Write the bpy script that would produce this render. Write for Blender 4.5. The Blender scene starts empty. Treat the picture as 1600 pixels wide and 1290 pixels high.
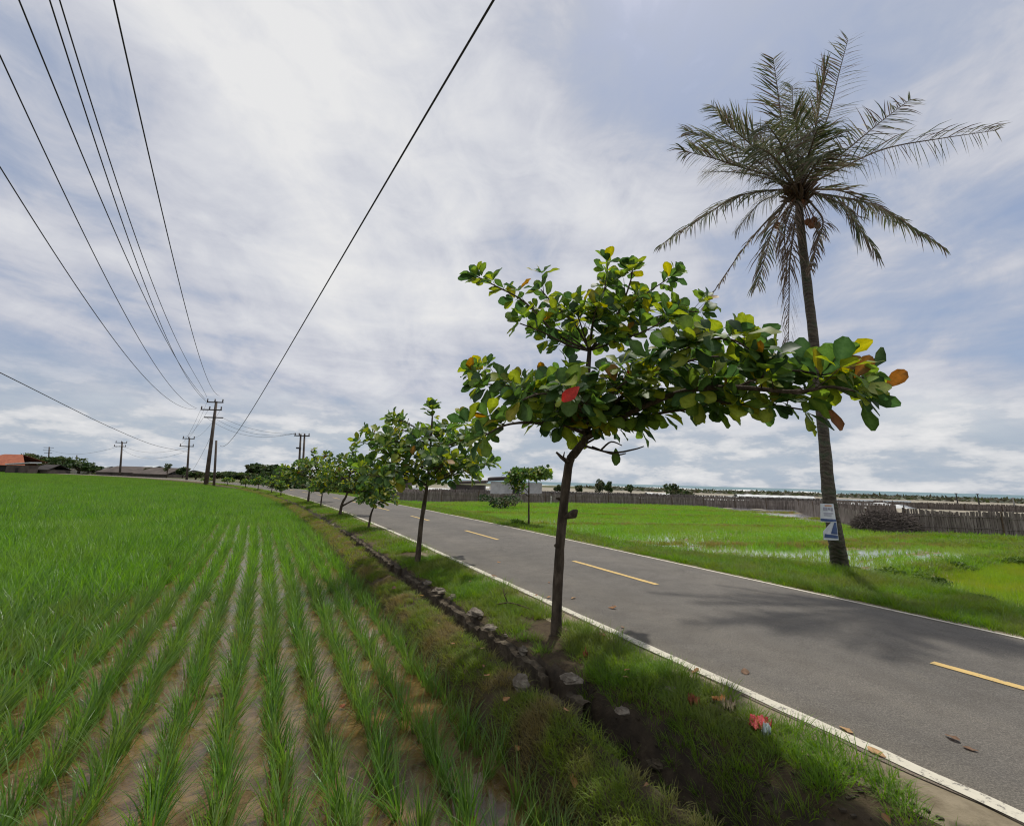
import bpy, math, random
from mathutils import Vector, Matrix, noise

R = math.radians
rnd = random.Random(7)
scene = bpy.context.scene
COL = scene.collection

# ------------------------------------------------------------------ camera
F, CX, CY = 700.0, 800.0, 600.0
ROLL = math.atan(25 / 900.0)
PITCH = math.atan(151 * math.cos(ROLL) / F)
EYE = Vector((0, 0, 1.6))
XA = Vector((1, 0, 0)); UA = Vector((0, -math.sin(PITCH), math.cos(PITCH))); FA = Vector((0, math.cos(PITCH), math.sin(PITCH)))
cr, sr = math.cos(ROLL), math.sin(ROLL)
RIGHT = XA * cr + UA * sr
UP = UA * cr - XA * sr
cam_d = bpy.data.cameras.new('camera'); cam = bpy.data.objects.new('camera', cam_d); COL.objects.link(cam)
M = Matrix((RIGHT, UP, -FA)).transposed().to_4x4(); M.translation = EYE
cam.matrix_world = M
cam_d.sensor_width = 36; cam_d.lens = 36 * F / 1600; cam_d.shift_y = -45 / 1600
cam_d.clip_end = 30000; cam_d.clip_start = 0.05
scene.camera = cam

def ray(px, py):
    return RIGHT * (px - CX) + UP * (-(py - CY)) + FA * F
def at(px, py, y):                      # point seen at a pixel, y metres ahead
    r = ray(px, py); return EYE + r * (y / r.y)
def gnd(px, py, z=0.0):                 # point seen at a pixel on the level z
    r = ray(px, py); return EYE + r * ((z - EYE.z) / r.z)
def proj(p):
    q = Vector(p) - EYE; d = q.dot(FA)
    if d < .05: return None
    return CX + F * q.dot(RIGHT) / d, CY - F * q.dot(UP) / d

# road frame: s along the road, t across it (to the right)
DV = Vector((-.469, .883)); NV = Vector((.883, .469))
def off(s):
    a = max(0.0, min(s, 250.0) - 11.2); o = -.001875 * a * a
    if s > 250: o -= .00375 * 238.8 * (s - 250)
    return o
def W2(s, t):
    t += off(s)
    return DV.x * s + NV.x * t, DV.y * s + NV.y * t
def ST(x, y):
    s = DV.x * x + DV.y * y; t = NV.x * x + NV.y * y
    return s, t - off(s)
def sm(a, b, x):
    x = max(0.0, min(1.0, (x - a) / (b - a))); return x * x * (3 - 2 * x)
def nz(x, y, z=0.0): return noise.noise(Vector((x, y, z)))

def ve(s): return 1.6 * math.exp(-((s - 5.3) / 2.4) ** 2)
def hgt(s, t):
    """height of the ground"""
    x, y = W2(s, t)
    near = s < 60
    PF = -.366
    n1 = nz(x * 2.1, y * 2.1) * .5 + nz(x * 6, y * 6, 3) * .25 if near else 0
    if t < 1.66: h = PF + n1 * .075 + (nz(x * 17, y * 17, 7) * .010 if near and s < 10 else 0)
    elif t < 1.90: h = PF + (-.10 - PF) * sm(1.64, 1.90, t) + n1 * .05
    elif t < 2.13: h = -.10 + .05 * sm(1.9, 2.1, t) + n1 * .06
    elif t < 2.56 + (.32 * sm(4.6, 2.6, s) if s < 4.6 else 0):
        e = .32 * sm(4.6, 2.6, s) if s < 4.6 else 0
        dn = sm(2.15, 2.21, t + n1 * .03); up_ = sm(2.47, 2.53 + e, t + n1 * .03)
        depth = .50 * (1 - .75 * sm(10, 17, s))
        h = -.07 - depth * (dn - up_) - .03 * up_ + n1 * .04
    elif t < 3.4: h = -.08 + .06 * sm(2.5, 3.35, t) + n1 * .035 * (1 - sm(3.0, 3.4, t))
    elif t < 3.7: h = -.006
    elif t < 8.0: h = -.012
    elif t < 9.2: h = -.015 - .05 * sm(8, 9, t) + n1 * .06 * sm(8, 8.5, t)
    elif t - ve(s) < 10.4: h = -.06 - .28 * sm(9.3, 10.4, t - ve(s)) + n1 * .05
    else: h = -.34 + n1 * .04
    # the land falls away under the sea
    c = 280 + max(0.0, -60 - x) * 3
    D = x * .361 + y * .933 - c
    if D > -30: h += (-4.5) * sm(-30, 90, D)
    return h

# ------------------------------------------------------------------ materials
MATS = {}
def newmat(name):
    m = bpy.data.materials.new(name); m.use_nodes = True; MATS[name] = m
    nt = m.node_tree; return m, nt, nt.nodes, nt.links, nt.nodes['Principled BSDF']
def ramp(nodes, stops):
    r = nodes.new('ShaderNodeValToRGB'); e = r.color_ramp.elements
    while len(e) < len(stops): e.new(0.5)
    for k, (p, c) in enumerate(stops):
        e[k].position = p; e[k].color = (c[0], c[1], c[2], 1) if len(c) > 2 else (c[0],) * 3 + (1,)
    return r
def tex(nodes, links, scale, detail=6, rough=.6, dist=0.0, coord='Object', vscale=None):
    tc = nodes.new('ShaderNodeTexCoord'); n = nodes.new('ShaderNodeTexNoise')
    n.inputs['Scale'].default_value = scale; n.inputs['Detail'].default_value = detail
    n.inputs['Roughness'].default_value = rough; n.inputs['Distortion'].default_value = dist
    if vscale:
        mp = nodes.new('ShaderNodeMapping'); mp.inputs['Scale'].default_value = vscale
        links.new(tc.outputs[coord], mp.inputs[0]); links.new(mp.outputs[0], n.inputs['Vector'])
    else: links.new(tc.outputs[coord], n.inputs['Vector'])
    return n
def noisy(name, stops, scale=5, rough=.85, bump=.3, bscale=None, vscale=None, detail=8, bdist=.02, metallic=0, spec=.3):
    m, nt, N, L, P = newmat(name)
    n = tex(N, L, scale, detail, .62, vscale=vscale); r = ramp(N, stops)
    L.new(n.outputs['Fac'], r.inputs[0]); L.new(r.outputs[0], P.inputs['Base Color'])
    P.inputs['Roughness'].default_value = rough; P.inputs['Metallic'].default_value = metallic
    P.inputs['Specular IOR Level'].default_value = spec
    if bump:
        b = N.new('ShaderNodeBump'); b.inputs['Strength'].default_value = bump; b.inputs['Distance'].default_value = bdist
        n2 = tex(N, L, bscale or scale * 4, 8, .7, vscale=vscale)
        L.new(n2.outputs['Fac'], b.inputs['Height']); L.new(b.outputs[0], P.inputs['Normal'])
    return m

def leafmat(name, dark, light, trans=.4, rough=.5, inst=True, attr=None, spec=.35, patch=None):
    """leaf / blade: colour varies from blade to blade, lets light through"""
    m, nt, N, L, P = newmat(name)
    mix = N.new('ShaderNodeMix'); mix.data_type = 'RGBA'
    mix.inputs[6].default_value = (*dark, 1); mix.inputs[7].default_value = (*light, 1)
    if attr:
        a = N.new('ShaderNodeAttribute'); a.attribute_name = attr
        col = a.outputs['Color']
    else:
        oi = N.new('ShaderNodeObjectInfo'); at_ = N.new('ShaderNodeAttribute'); at_.attribute_name = 'shade'
        mt = N.new('ShaderNodeMath'); mt.operation = 'MULTIPLY_ADD'; mt.inputs[1].default_value = .4
        L.new(oi.outputs['Random'], mt.inputs[0])
        m2 = N.new('ShaderNodeMath'); m2.operation = 'MULTIPLY'; m2.inputs[1].default_value = .6
        L.new(at_.outputs['Fac'], m2.inputs[0]); L.new(m2.outputs[0], mt.inputs[2])
        L.new(mt.outputs[0], mix.inputs[0]); col = mix.outputs[2]
    if patch:       # broad patches of another colour over the field (world position)
        g = N.new('ShaderNodeNewGeometry'); n = N.new('ShaderNodeTexNoise'); n.inputs['Scale'].default_value = patch[0]; n.inputs['Detail'].default_value = 5
        L.new(g.outputs['Position'], n.inputs['Vector'])
        rr = ramp(N, [(.42, (0,)), (.6, (1,))]); L.new(n.outputs['Fac'], rr.inputs[0])
        sc = N.new('ShaderNodeMath'); sc.operation = 'MULTIPLY'; sc.inputs[1].default_value = patch[2]; L.new(rr.outputs[0], sc.inputs[0])
        mx = N.new('ShaderNodeMix'); mx.data_type = 'RGBA'; mx.inputs[7].default_value = (*patch[1], 1)
        L.new(sc.outputs[0], mx.inputs[0]); L.new(col, mx.inputs[6]); col = mx.outputs[2]
    if attr:
        nn = tex(N, L, 30, 5, .65); rn = ramp(N, [(.3, (.68, .72, .6)), (.5, (1, 1, 1)), (.72, (1.3, 1.22, 1.1))]); L.new(nn.outputs['Fac'], rn.inputs[0])
        mn = N.new('ShaderNodeMix'); mn.data_type = 'RGBA'; mn.blend_type = 'MULTIPLY'; mn.inputs[0].default_value = 1
        L.new(col, mn.inputs[6]); L.new(rn.outputs[0], mn.inputs[7]); col = mn.outputs[2]
    L.new(col, P.inputs['Base Color']); P.inputs['Roughness'].default_value = rough
    P.inputs['Specular IOR Level'].default_value = spec
    tr = N.new('ShaderNodeBsdfTranslucent')
    hs = N.new('ShaderNodeHueSaturation'); hs.inputs['Saturation'].default_value = 1.15; hs.inputs['Value'].default_value = 1.6; hs.inputs['Hue'].default_value = .495
    L.new(col, hs.inputs['Color']); L.new(hs.outputs[0], tr.inputs['Color'])
    ms = N.new('ShaderNodeMixShader'); ms.inputs[0].default_value = trans
    L.new(P.outputs[0], ms.inputs[1]); L.new(tr.outputs[0], ms.inputs[2])
    L.new(ms.outputs[0], N['Material Output'].inputs['Surface'])
    return m

def mat_mud():
    m, nt, N, L, P = newmat('paddy_mud')
    n = tex(N, L, 1.3, 8, .6); r = ramp(N, [(.3, (.12, .070, .026)), (.5, (.23, .145, .062)), (.62, (.19, .145, .045)), (.75, (.32, .225, .12))])
    L.new(n.outputs['Fac'], r.inputs[0])
    n2 = tex(N, L, 22, 10, .75)
    mx = N.new('ShaderNodeMix'); mx.data_type = 'RGBA'; mx.blend_type = 'OVERLAY'; mx.inputs[0].default_value = .85
    L.new(r.outputs[0], mx.inputs[6]); L.new(n2.outputs['Fac'], mx.inputs[7]); L.new(mx.outputs[2], P.inputs['Base Color'])
    rr = ramp(N, [(.35, (.2,)), (.65, (.75,))]); L.new(n.outputs['Fac'], rr.inputs[0]); L.new(rr.outputs[0], P.inputs['Roughness'])
    b = N.new('ShaderNodeBump'); b.inputs['Strength'].default_value = 1; b.inputs['Distance'].default_value = .05
    L.new(n2.outputs['Fac'], b.inputs['Height']); L.new(b.outputs[0], P.inputs['Normal'])
    return m
def mat_water(name, tint, bumps=.08, glossy=1.0):
    m, nt, N, L, P = newmat(name)
    N.remove(P)
    tr = N.new('ShaderNodeBsdfTransparent'); tr.inputs[0].default_value = (*tint, 1)
    gl = N.new('ShaderNodeBsdfGlossy'); gl.inputs['Roughness'].default_value = .17; gl.inputs[0].default_value = (glossy,) * 3 + (1,)
    df = N.new('ShaderNodeBsdfDiffuse'); df.inputs[0].default_value = (.27, .175, .065, 1)
    n = tex(N, L, 9, 5, .5); b = N.new('ShaderNodeBump'); b.inputs['Strength'].default_value = bumps; b.inputs['Distance'].default_value = .01
    L.new(n.outputs['Fac'], b.inputs['Height'])
    fr = N.new('ShaderNodeFresnel'); fr.inputs[0].default_value = 1.48
    L.new(b.outputs[0], gl.inputs['Normal']); L.new(b.outputs[0], fr.inputs['Normal'])
    n3 = tex(N, L, 3.2, 8, .7); r3 = ramp(N, [(.42, (.08,)), (.62, (.55,))]); L.new(n3.outputs['Fac'], r3.inputs[0])
    m0 = N.new('ShaderNodeMixShader'); L.new(r3.outputs[0], m0.inputs[0]); L.new(tr.outputs[0], m0.inputs[1]); L.new(df.outputs[0], m0.inputs[2])
    ms = N.new('ShaderNodeMixShader'); L.new(fr.outputs[0], ms.inputs[0]); L.new(m0.outputs[0], ms.inputs[1]); L.new(gl.outputs[0], ms.inputs[2])
    L.new(ms.outputs[0], N['Material Output'].inputs['Surface'])
    return m
def mat_asphalt():
    m, nt, N, L, P = newmat('asphalt')
    n = tex(N, L, .55, 6, .6); r = ramp(N, [(.3, (.084, .076, .064)), (.55, (.104, .094, .080)), (.75, (.126, .114, .097))])
    L.new(n.outputs['Fac'], r.inputs[0])
    n2 = tex(N, L, 95, 4, .85); r2 = ramp(N, [(.32, (.38,)), (.5, (1.0,)), (.66, (2.1,))]); L.new(n2.outputs['Fac'], r2.inputs[0])
    mx = N.new('ShaderNodeMix'); mx.data_type = 'RGBA'; mx.blend_type = 'MULTIPLY'; mx.inputs[0].default_value = .85
    L.new(r.outputs[0], mx.inputs[6]); L.new(r2.outputs[0], mx.inputs[7])
    # tyre-worn bands and dusty stains
    n4 = tex(N, L, 3.2, 7, .65); r4 = ramp(N, [(.36, (.82, .8, .78)), (.55, (1, 1, 1)), (.72, (1.1, 1.08, 1.03))]); L.new(n4.outputs['Fac'], r4.inputs[0])
    mx2 = N.new('ShaderNodeMix'); mx2.data_type = 'RGBA'; mx2.blend_type = 'MULTIPLY'; mx2.inputs[0].default_value = .8
    L.new(mx.outputs[2], mx2.inputs[6]); L.new(r4.outputs[0], mx2.inputs[7])
    ac = N.new('ShaderNodeAttribute'); ac.attribute_name = 'across'
    ra = ramp(N, [(0, (1.55, 1.36, 1.2)), (.035, (1.12, 1.1, 1.04)), (.10, (.98, .98, .98)), (.22, (1.07, 1.06, 1.04)), (.34, (.95, .95, .95)), (.5, (.90, .90, .90)), (.63, (.97, .97, .97)), (.77, (1.07, 1.06, 1.04)), (.9, (.97, .97, .97)), (.97, (1.1, 1.08, 1.03)), (1, (1.4, 1.3, 1.15))])
    L.new(ac.outputs['Fac'], ra.inputs[0]); mx3 = N.new('ShaderNodeMix'); mx3.data_type = 'RGBA'; mx3.blend_type = 'MULTIPLY'; mx3.inputs[0].default_value = 1
    L.new(mx2.outputs[2], mx3.inputs[6]); L.new(ra.outputs[0], mx3.inputs[7])
    vo = N.new('ShaderNodeTexVoronoi'); vo.feature = 'DISTANCE_TO_EDGE'; vo.inputs['Scale'].default_value = .55; tcv = N.new('ShaderNodeTexCoord'); nv = tex(N, L, 2.0, 6, .6)
    av = N.new('ShaderNodeVectorMath'); av.operation = 'MULTIPLY_ADD'; av.inputs[1].default_value = (.9, .9, .9); L.new(nv.outputs['Color'], av.inputs[0]); L.new(tcv.outputs['Object'], av.inputs[2]); L.new(av.outputs[0], vo.inputs['Vector'])
    rv = ramp(N, [(0, (.55,)), (.006, (.7,)), (.012, (1,))]); L.new(vo.outputs['Distance'], rv.inputs[0])
    nc = tex(N, L, .35, 3, .5); rc_ = ramp(N, [(.5, (0,)), (.6, (.75,))]); L.new(nc.outputs['Fac'], rc_.inputs[0])
    mx4 = N.new('ShaderNodeMix'); mx4.data_type = 'RGBA'; mx4.blend_type = 'MULTIPLY'; L.new(rc_.outputs[0], mx4.inputs[0]); L.new(mx3.outputs[2], mx4.inputs[6]); L.new(rv.outputs[0], mx4.inputs[7])
    L.new(mx4.outputs[2], P.inputs['Base Color']); P.inputs['Roughness'].default_value = .8; P.inputs['Specular IOR Level'].default_value = .35
    b = N.new('ShaderNodeBump'); b.inputs['Strength'].default_value = .5; b.inputs['Distance'].default_value = .006
    L.new(n2.outputs['Fac'], b.inputs['Height']); L.new(b.outputs[0], P.inputs['Normal'])
    return m
def mat_paint(name, c, wear=.42):
    m, nt, N, L, P = newmat(name)
    n = tex(N, L, 22, 8, .7); r = ramp(N, [(wear - .04, (.16, .145, .125)), (wear + .03, c), (.8, tuple(k * 1.12 for k in c))])
    L.new(n.outputs['Fac'], r.inputs[0]); L.new(r.outputs[0], P.inputs['Base Color']); P.inputs['Roughness'].default_value = .75
    return m
def mat_sea():
    m, nt, N, L, P = newmat('sea_water')
    g = N.new('ShaderNodeNewGeometry'); sp = N.new('ShaderNodeVectorMath'); sp.operation = 'DOT_PRODUCT'; sp.inputs[1].default_value = (.361, .933, 0)
    L.new(g.outputs['Position'], sp.inputs[0])
    D = N.new('ShaderNodeMath'); D.operation = 'SUBTRACT'; D.inputs[1].default_value = 280; L.new(sp.outputs['Value'], D.inputs[0])
    n = N.new('ShaderNodeTexNoise'); n.inputs['Scale'].default_value = .02; n.inputs['Detail'].default_value = 5; L.new(g.outputs['Position'], n.inputs['Vector'])
    ma = N.new('ShaderNodeMath'); ma.operation = 'MULTIPLY_ADD'; ma.inputs[1].default_value = 60; L.new(n.outputs['Fac'], ma.inputs[0]); L.new(D.outputs[0], ma.inputs[2])
    dv = N.new('ShaderNodeMath'); dv.operation = 'DIVIDE'; dv.inputs[1].default_value = 400; L.new(ma.outputs[0], dv.inputs[0])
    foam = ramp(N, [(0, (.9,)), (.16, (.9,)), (.20, (.15,)), (.27, (.1,)), (.30, (.95,)), (.335, (.0,)), (1, (0,))])
    L.new(dv.outputs[0], foam.inputs[0])
    n2 = N.new('ShaderNodeTexNoise'); n2.inputs['Scale'].default_value = .15; n2.inputs['Detail'].default_value = 6; L.new(g.outputs['Position'], n2.inputs['Vector'])
    r2 = ramp(N, [(.42, (0,)), (.5, (1,))]); L.new(n2.outputs['Fac'], r2.inputs[0])
    mm = N.new('ShaderNodeMath'); mm.operation = 'MULTIPLY'; L.new(foam.outputs[0], mm.inputs[0]); L.new(r2.outputs[0], mm.inputs[1])
    mx = N.new('ShaderNodeMix'); mx.data_type = 'RGBA'; mx.inputs[6].default_value = (.075, .15, .17, 1); mx.inputs[7].default_value = (.8, .83, .84, 1)
    L.new(mm.outputs[0], mx.inputs[0]); L.new(mx.outputs[2], P.inputs['Base Color'])
    P.inputs['Roughness'].default_value = .55; P.inputs['Specular IOR Level'].default_value = .35
    return m

mat_mud(); mat_asphalt(); mat_sea()
mat_water('still_water', (.78, .66, .42))
mat_paint('white_paint', (.50, .465, .37), .42); mat_paint('yellow_paint', (.50, .34, .11), .40)
noisy('verge_soil', [(.3, (.05, .033, .018)), (.5, (.10, .070, .038)), (.62, (.085, .070, .03)), (.8, (.19, .14, .085))], 9, .95, 1.0, 60, bdist=.04)
noisy('ditch_soil', [(.3, (.018, .013, .008)), (.55, (.05, .036, .022)), (.75, (.10, .078, .05))], 7, .8, .8)
noisy('road_shoulder', [(.3, (.14, .11, .07)), (.55, (.23, .19, .125)), (.8, (.30, .25, .17))], 6, .95, .8)
noisy('grass_soil', [(.3, (.035, .05, .012)), (.5, (.06, .085, .018)), (.75, (.11, .10, .035))], 2.0, .95, .6)
noisy('land', [(.3, (.05, .055, .022)), (.5, (.085, .09, .035)), (.7, (.16, .14, .08))], .08, .95, .0)
noisy('pond_sand', [(.3, (.16, .14, .10)), (.6, (.28, .25, .19)), (.8, (.40, .37, .30))], .3, .95, .0)
noisy('stone', [(.3, (.07, .055, .04)), (.5, (.15, .125, .095)), (.66, (.27, .235, .185)), (.8, (.36, .32, .26))], 9, .92, .9)
noisy('dirty_shaded_stone', [(.3, (.035, .027, .018)), (.5, (.075, .058, .038)), (.64, (.14, .115, .08)), (.78, (.26, .22, .17))], 7, .95, 1.0)  # dirt, plus the ditch wall's shade put into the stone colour
noisy('rust_brick', [(.3, (.16, .05, .025)), (.7, (.34, .11, .055))], 20, .9, .6)
def mat_bark():
    m = noisy('bark', [(.3, (.028, .020, .014)), (.5, (.075, .055, .038)), (.7, (.15, .115, .085))], 14, .9, 1.0, 40, (1, 1, .35), bdist=.03)
    return m
mat_bark()
noisy('twig_bark', [(.3, (.05, .032, .02)), (.7, (.13, .09, .055))], 20, .9, .5, 40)
def mat_palmtrunk():
    m, nt, N, L, P = newmat('palm_bark')
    n = tex(N, L, 7, 8, .65); r = ramp(N, [(.3, (.03, .024, .017)), (.5, (.085, .068, .05)), (.62, (.05, .065, .035)), (.78, (.19, .165, .13))])
    L.new(n.outputs['Fac'], r.inputs[0])
    tc = N.new('ShaderNodeTexCoord'); w = N.new('ShaderNodeTexWave'); w.bands_direction = 'Z'; w.inputs['Scale'].default_value = 3.1; w.inputs['Distortion'].default_value = 9; w.inputs['Detail'].default_value = 6; w.inputs['Detail Scale'].default_value = 1.6
    L.new(tc.outputs['Object'], w.inputs[0])
    rw = ramp(N, [(.0, (.62,)), (.3, (.95,)), (1, (1.08,))]); L.new(w.outputs['Fac'], rw.inputs[0])
    mx = N.new('ShaderNodeMix'); mx.data_type = 'RGBA'; mx.blend_type = 'MULTIPLY'; mx.inputs[0].default_value = .8
    L.new(r.outputs[0], mx.inputs[6]); L.new(rw.outputs[0], mx.inputs[7]); L.new(mx.outputs[2], P.inputs['Base Color'])
    P.inputs['Roughness'].default_value = .92
    b = N.new('ShaderNodeBump'); b.inputs['Strength'].default_value = .6; b.inputs['Distance'].default_value = .02
    L.new(w.outputs['Fac'], b.inputs['Height']); L.new(b.outputs[0], P.inputs['Normal'])
mat_palmtrunk()
noisy('pole_concrete', [(.3, (.055, .042, .035)), (.6, (.10, .08, .065)), (.8, (.16, .13, .11))], 1.5, .9, .2)
noisy('dark_metal', [(.3, (.02, .018, .017)), (.7, (.05, .045, .042))], 5, .6, 0)
noisy('insulator', [(.3, (.03, .018, .014)), (.7, (.08, .05, .04))], 10, .3, 0)
noisy('cable', [(.3, (.012, .012, .013)), (.7, (.03, .03, .032))], 10, .6, 0)
noisy('bamboo_grey', [(.25, (.06, .050, .042)), (.5, (.15, .125, .108)), (.75, (.30, .26, .23))], 3.0, .95, .3, vscale=(3, 3, .4))
noisy('plastic_liner', [(.3, (.42, .43, .42)), (.6, (.68, .69, .67)), (.8, (.8, .8, .78))], .7, .5, .3)
noisy('liner_blue', [(.3, (.30, .36, .38)), (.7, (.50, .56, .58))], .7, .5, 0)
noisy('shed_wall', [(.3, (.22, .22, .21)), (.7, (.40, .40, .38))], 1.2, .9, .2)
noisy('dark_roof', [(.3, (.022, .018, .017)), (.7, (.055, .045, .042))], .8, .85, .2)
noisy('thatch', [(.3, (.05, .040, .035)), (.7, (.115, .095, .082))], .5, .95, .3)
noisy('red_tile', [(.3, (.22, .065, .035)), (.7, (.36, .12, .06))], 1.0, .85, .3)
noisy('pale_roof', [(.3, (.34, .37, .38)), (.7, (.55, .58, .60))], .5, .6, .0)
noisy('plaster', [(.3, (.42, .40, .36)), (.7, (.62, .6, .55))], .8, .9, .1)
noisy('dark_opening', [(.3, (.01, .01, .01)), (.7, (.02, .018, .016))], 1, .6, 0)
noisy('pond_water', [(.3, (.10, .12, .11)), (.7, (.18, .20, .19))], .2, .25, 0)
noisy('coconut_husk', [(.3, (.12, .05, .025)), (.7, (.26, .11, .045))], 6, .6, .3)
noisy('poster_white', [(.3, (.52, .54, .58)), (.7, (.66, .68, .71))], 8, .5, .1)
noisy('poster_blue', [(.3, (.035, .06, .16)), (.7, (.06, .10, .24))], 8, .5, 0)
noisy('poster_orange', [(.3, (.55, .25, .14)), (.7, (.6, .32, .2))], 8, .5, 0)
noisy('poster_grey', [(.3, (.28, .27, .34)), (.7, (.36, .35, .42))], 8, .5, 0)
noisy('red_plastic', [(.3, (.35, .03, .035)), (.7, (.55, .07, .08))], 18, .45, .5)
noisy('pale_plastic', [(.3, (.45, .55, .52)), (.7, (.65, .72, .70))], 18, .4, .5)
noisy('dry_leaf', [(.3, (.40, .15, .04)), (.7, (.60, .30, .10))], 18, .7, .5)
noisy('wet_sand', [(.3, (.16, .14, .10)), (.7, (.30, .27, .2))], .5, .8, 0)
leafmat('rice_blade', (.060, .150, .022), (.165, .315, .048), .45, .45, patch=(.5, (.18, .27, .06), .4))
leafmat('rice_blade_dark', (.034, .102, .018), (.150, .270, .048), .44, .4, spec=.5, patch=(3, (.17, .21, .05), .4))
leafmat('rice_young', (.095, .215, .020), (.17, .315, .036), .42, .5, patch=(.35, (.18, .23, .045), .6))
leafmat('nursery_blade', (.14, .24, .014), (.21, .32, .025), .42, .5, patch=(.9, (.24, .24, .04), .5))
leafmat('verge_grass', (.065, .140, .015), (.17, .295, .030), .42, .55, patch=(1.1, (.17, .16, .05), .55))
leafmat('bund_grass', (.08, .135, .016), (.20, .26, .035), .42, .6, patch=(2.2, (.23, .16, .075), .75))
leafmat('tree_leaf', (0, 0, 0), (0, 0, 0), .46, .5, attr='tint', spec=.28)
leafmat('frond', (0, 0, 0), (0, 0, 0), .22, .6, attr='tint', spec=.3)
leafmat('bush_leaf', (0, 0, 0), (0, 0, 0), .25, .6, attr='tint', spec=.3)

# ------------------------------------------------------------------ mesh helpers
class MB:
    def __init__(s): s.v = []; s.f = []; s.c = []; s.m = []
    def add(s, vs, fs, c=(0, 0, 0), mi=0):
        b = len(s.v); s.v += [tuple(v) for v in vs]; s.f += [tuple(b + i for i in f) for f in fs]
        s.c += (c if isinstance(c, list) else [c] * len(vs)); s.m += [mi] * len(fs)
    def box(s, c, sz, rz=0.0, ax=None, mi=0):
        X, Y, Z = ax or (Vector((math.cos(rz), math.sin(rz), 0)), Vector((-math.sin(rz), math.cos(rz), 0)), Vector((0, 0, 1)))
        c = Vector(c); vs = [c + X * (i * sz[0] / 2) + Y * (j * sz[1] / 2) + Z * (k * sz[2] / 2) for k in (-1, 1) for j in (-1, 1) for i in (-1, 1)]
        s.add(vs, [(0, 2, 3, 1), (4, 5, 7, 6), (0, 1, 5, 4), (2, 6, 7, 3), (0, 4, 6, 2), (1, 3, 7, 5)], mi=mi)
    def tube(s, pts, rad, n=8, jit=0.0, c=(0, 0, 0)):
        pts = [Vector(p) for p in pts]; rings = []
        for k, p in enumerate(pts):
            d = (pts[min(k + 1, len(pts) - 1)] - pts[max(k - 1, 0)]).normalized()
            a = d.cross(Vector((0, 1, 0)) if abs(d.z) > .8 else Vector((0, 0, 1))).normalized(); b = d.cross(a)
            r = rad[k] if isinstance(rad, (list, tuple)) else rad
            rings.append([p + (a * math.cos(q) + b * math.sin(q)) * r * (1 + jit * noise.noise(p * 6 + a * math.cos(q) * 2 + b * math.sin(q) * 2)) for q in [2 * math.pi * j / n for j in range(n)]])
        vs = [v for r_ in rings for v in r_]; fs = []
        for k in range(len(pts) - 1):
            for j in range(n): fs.append((k * n + j, k * n + (j + 1) % n, (k + 1) * n + (j + 1) % n, (k + 1) * n + j))
        fs.append(tuple(range(n))[::-1]); fs.append(tuple((len(pts) - 1) * n + j for j in range(n)))
        s.add(vs, fs, c)
    def build(s, name, mats, parent=None, smooth=False, loc=None, tint=False):
        me = bpy.data.meshes.new(name)
        if loc is not None:
            l = Vector(loc); vv = [(a - l.x, b - l.y, c - l.z) for a, b, c in s.v]
        else: vv = s.v
        me.from_pydata(vv, [], s.f)
        for mt in (mats if isinstance(mats, list) else [mats]): me.materials.append(MATS[mt])
        if any(s.m): me.polygons.foreach_set('material_index', s.m)
        if smooth: me.polygons.foreach_set('use_smooth', [True] * len(me.polygons))
        if tint:
            a = me.color_attributes.new('tint', 'FLOAT_COLOR', 'POINT')
            a.data.foreach_set('color', [q for c in s.c for q in (c[0], c[1], c[2], 1)])
        o = bpy.data.objects.new(name, me); COL.objects.link(o)
        if loc is not None: o.location = loc
        if parent is not None:
            o.parent = parent
            if loc is not None: o.location = Vector(loc) - parent.location
            else: o.location = -parent.location
        return o
def tag(o, label=None, cat=None, group=None, kind=None):
    if label: o['label'] = label
    if cat: o['category'] = cat
    if group: o['group'] = group
    if kind: o['kind'] = kind
    return o
def empty(name, loc, label, cat, group=None):
    o = bpy.data.objects.new(name, None); COL.objects.link(o); o.location = loc; o.empty_display_size = .2
    return tag(o, label, cat, group)

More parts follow.
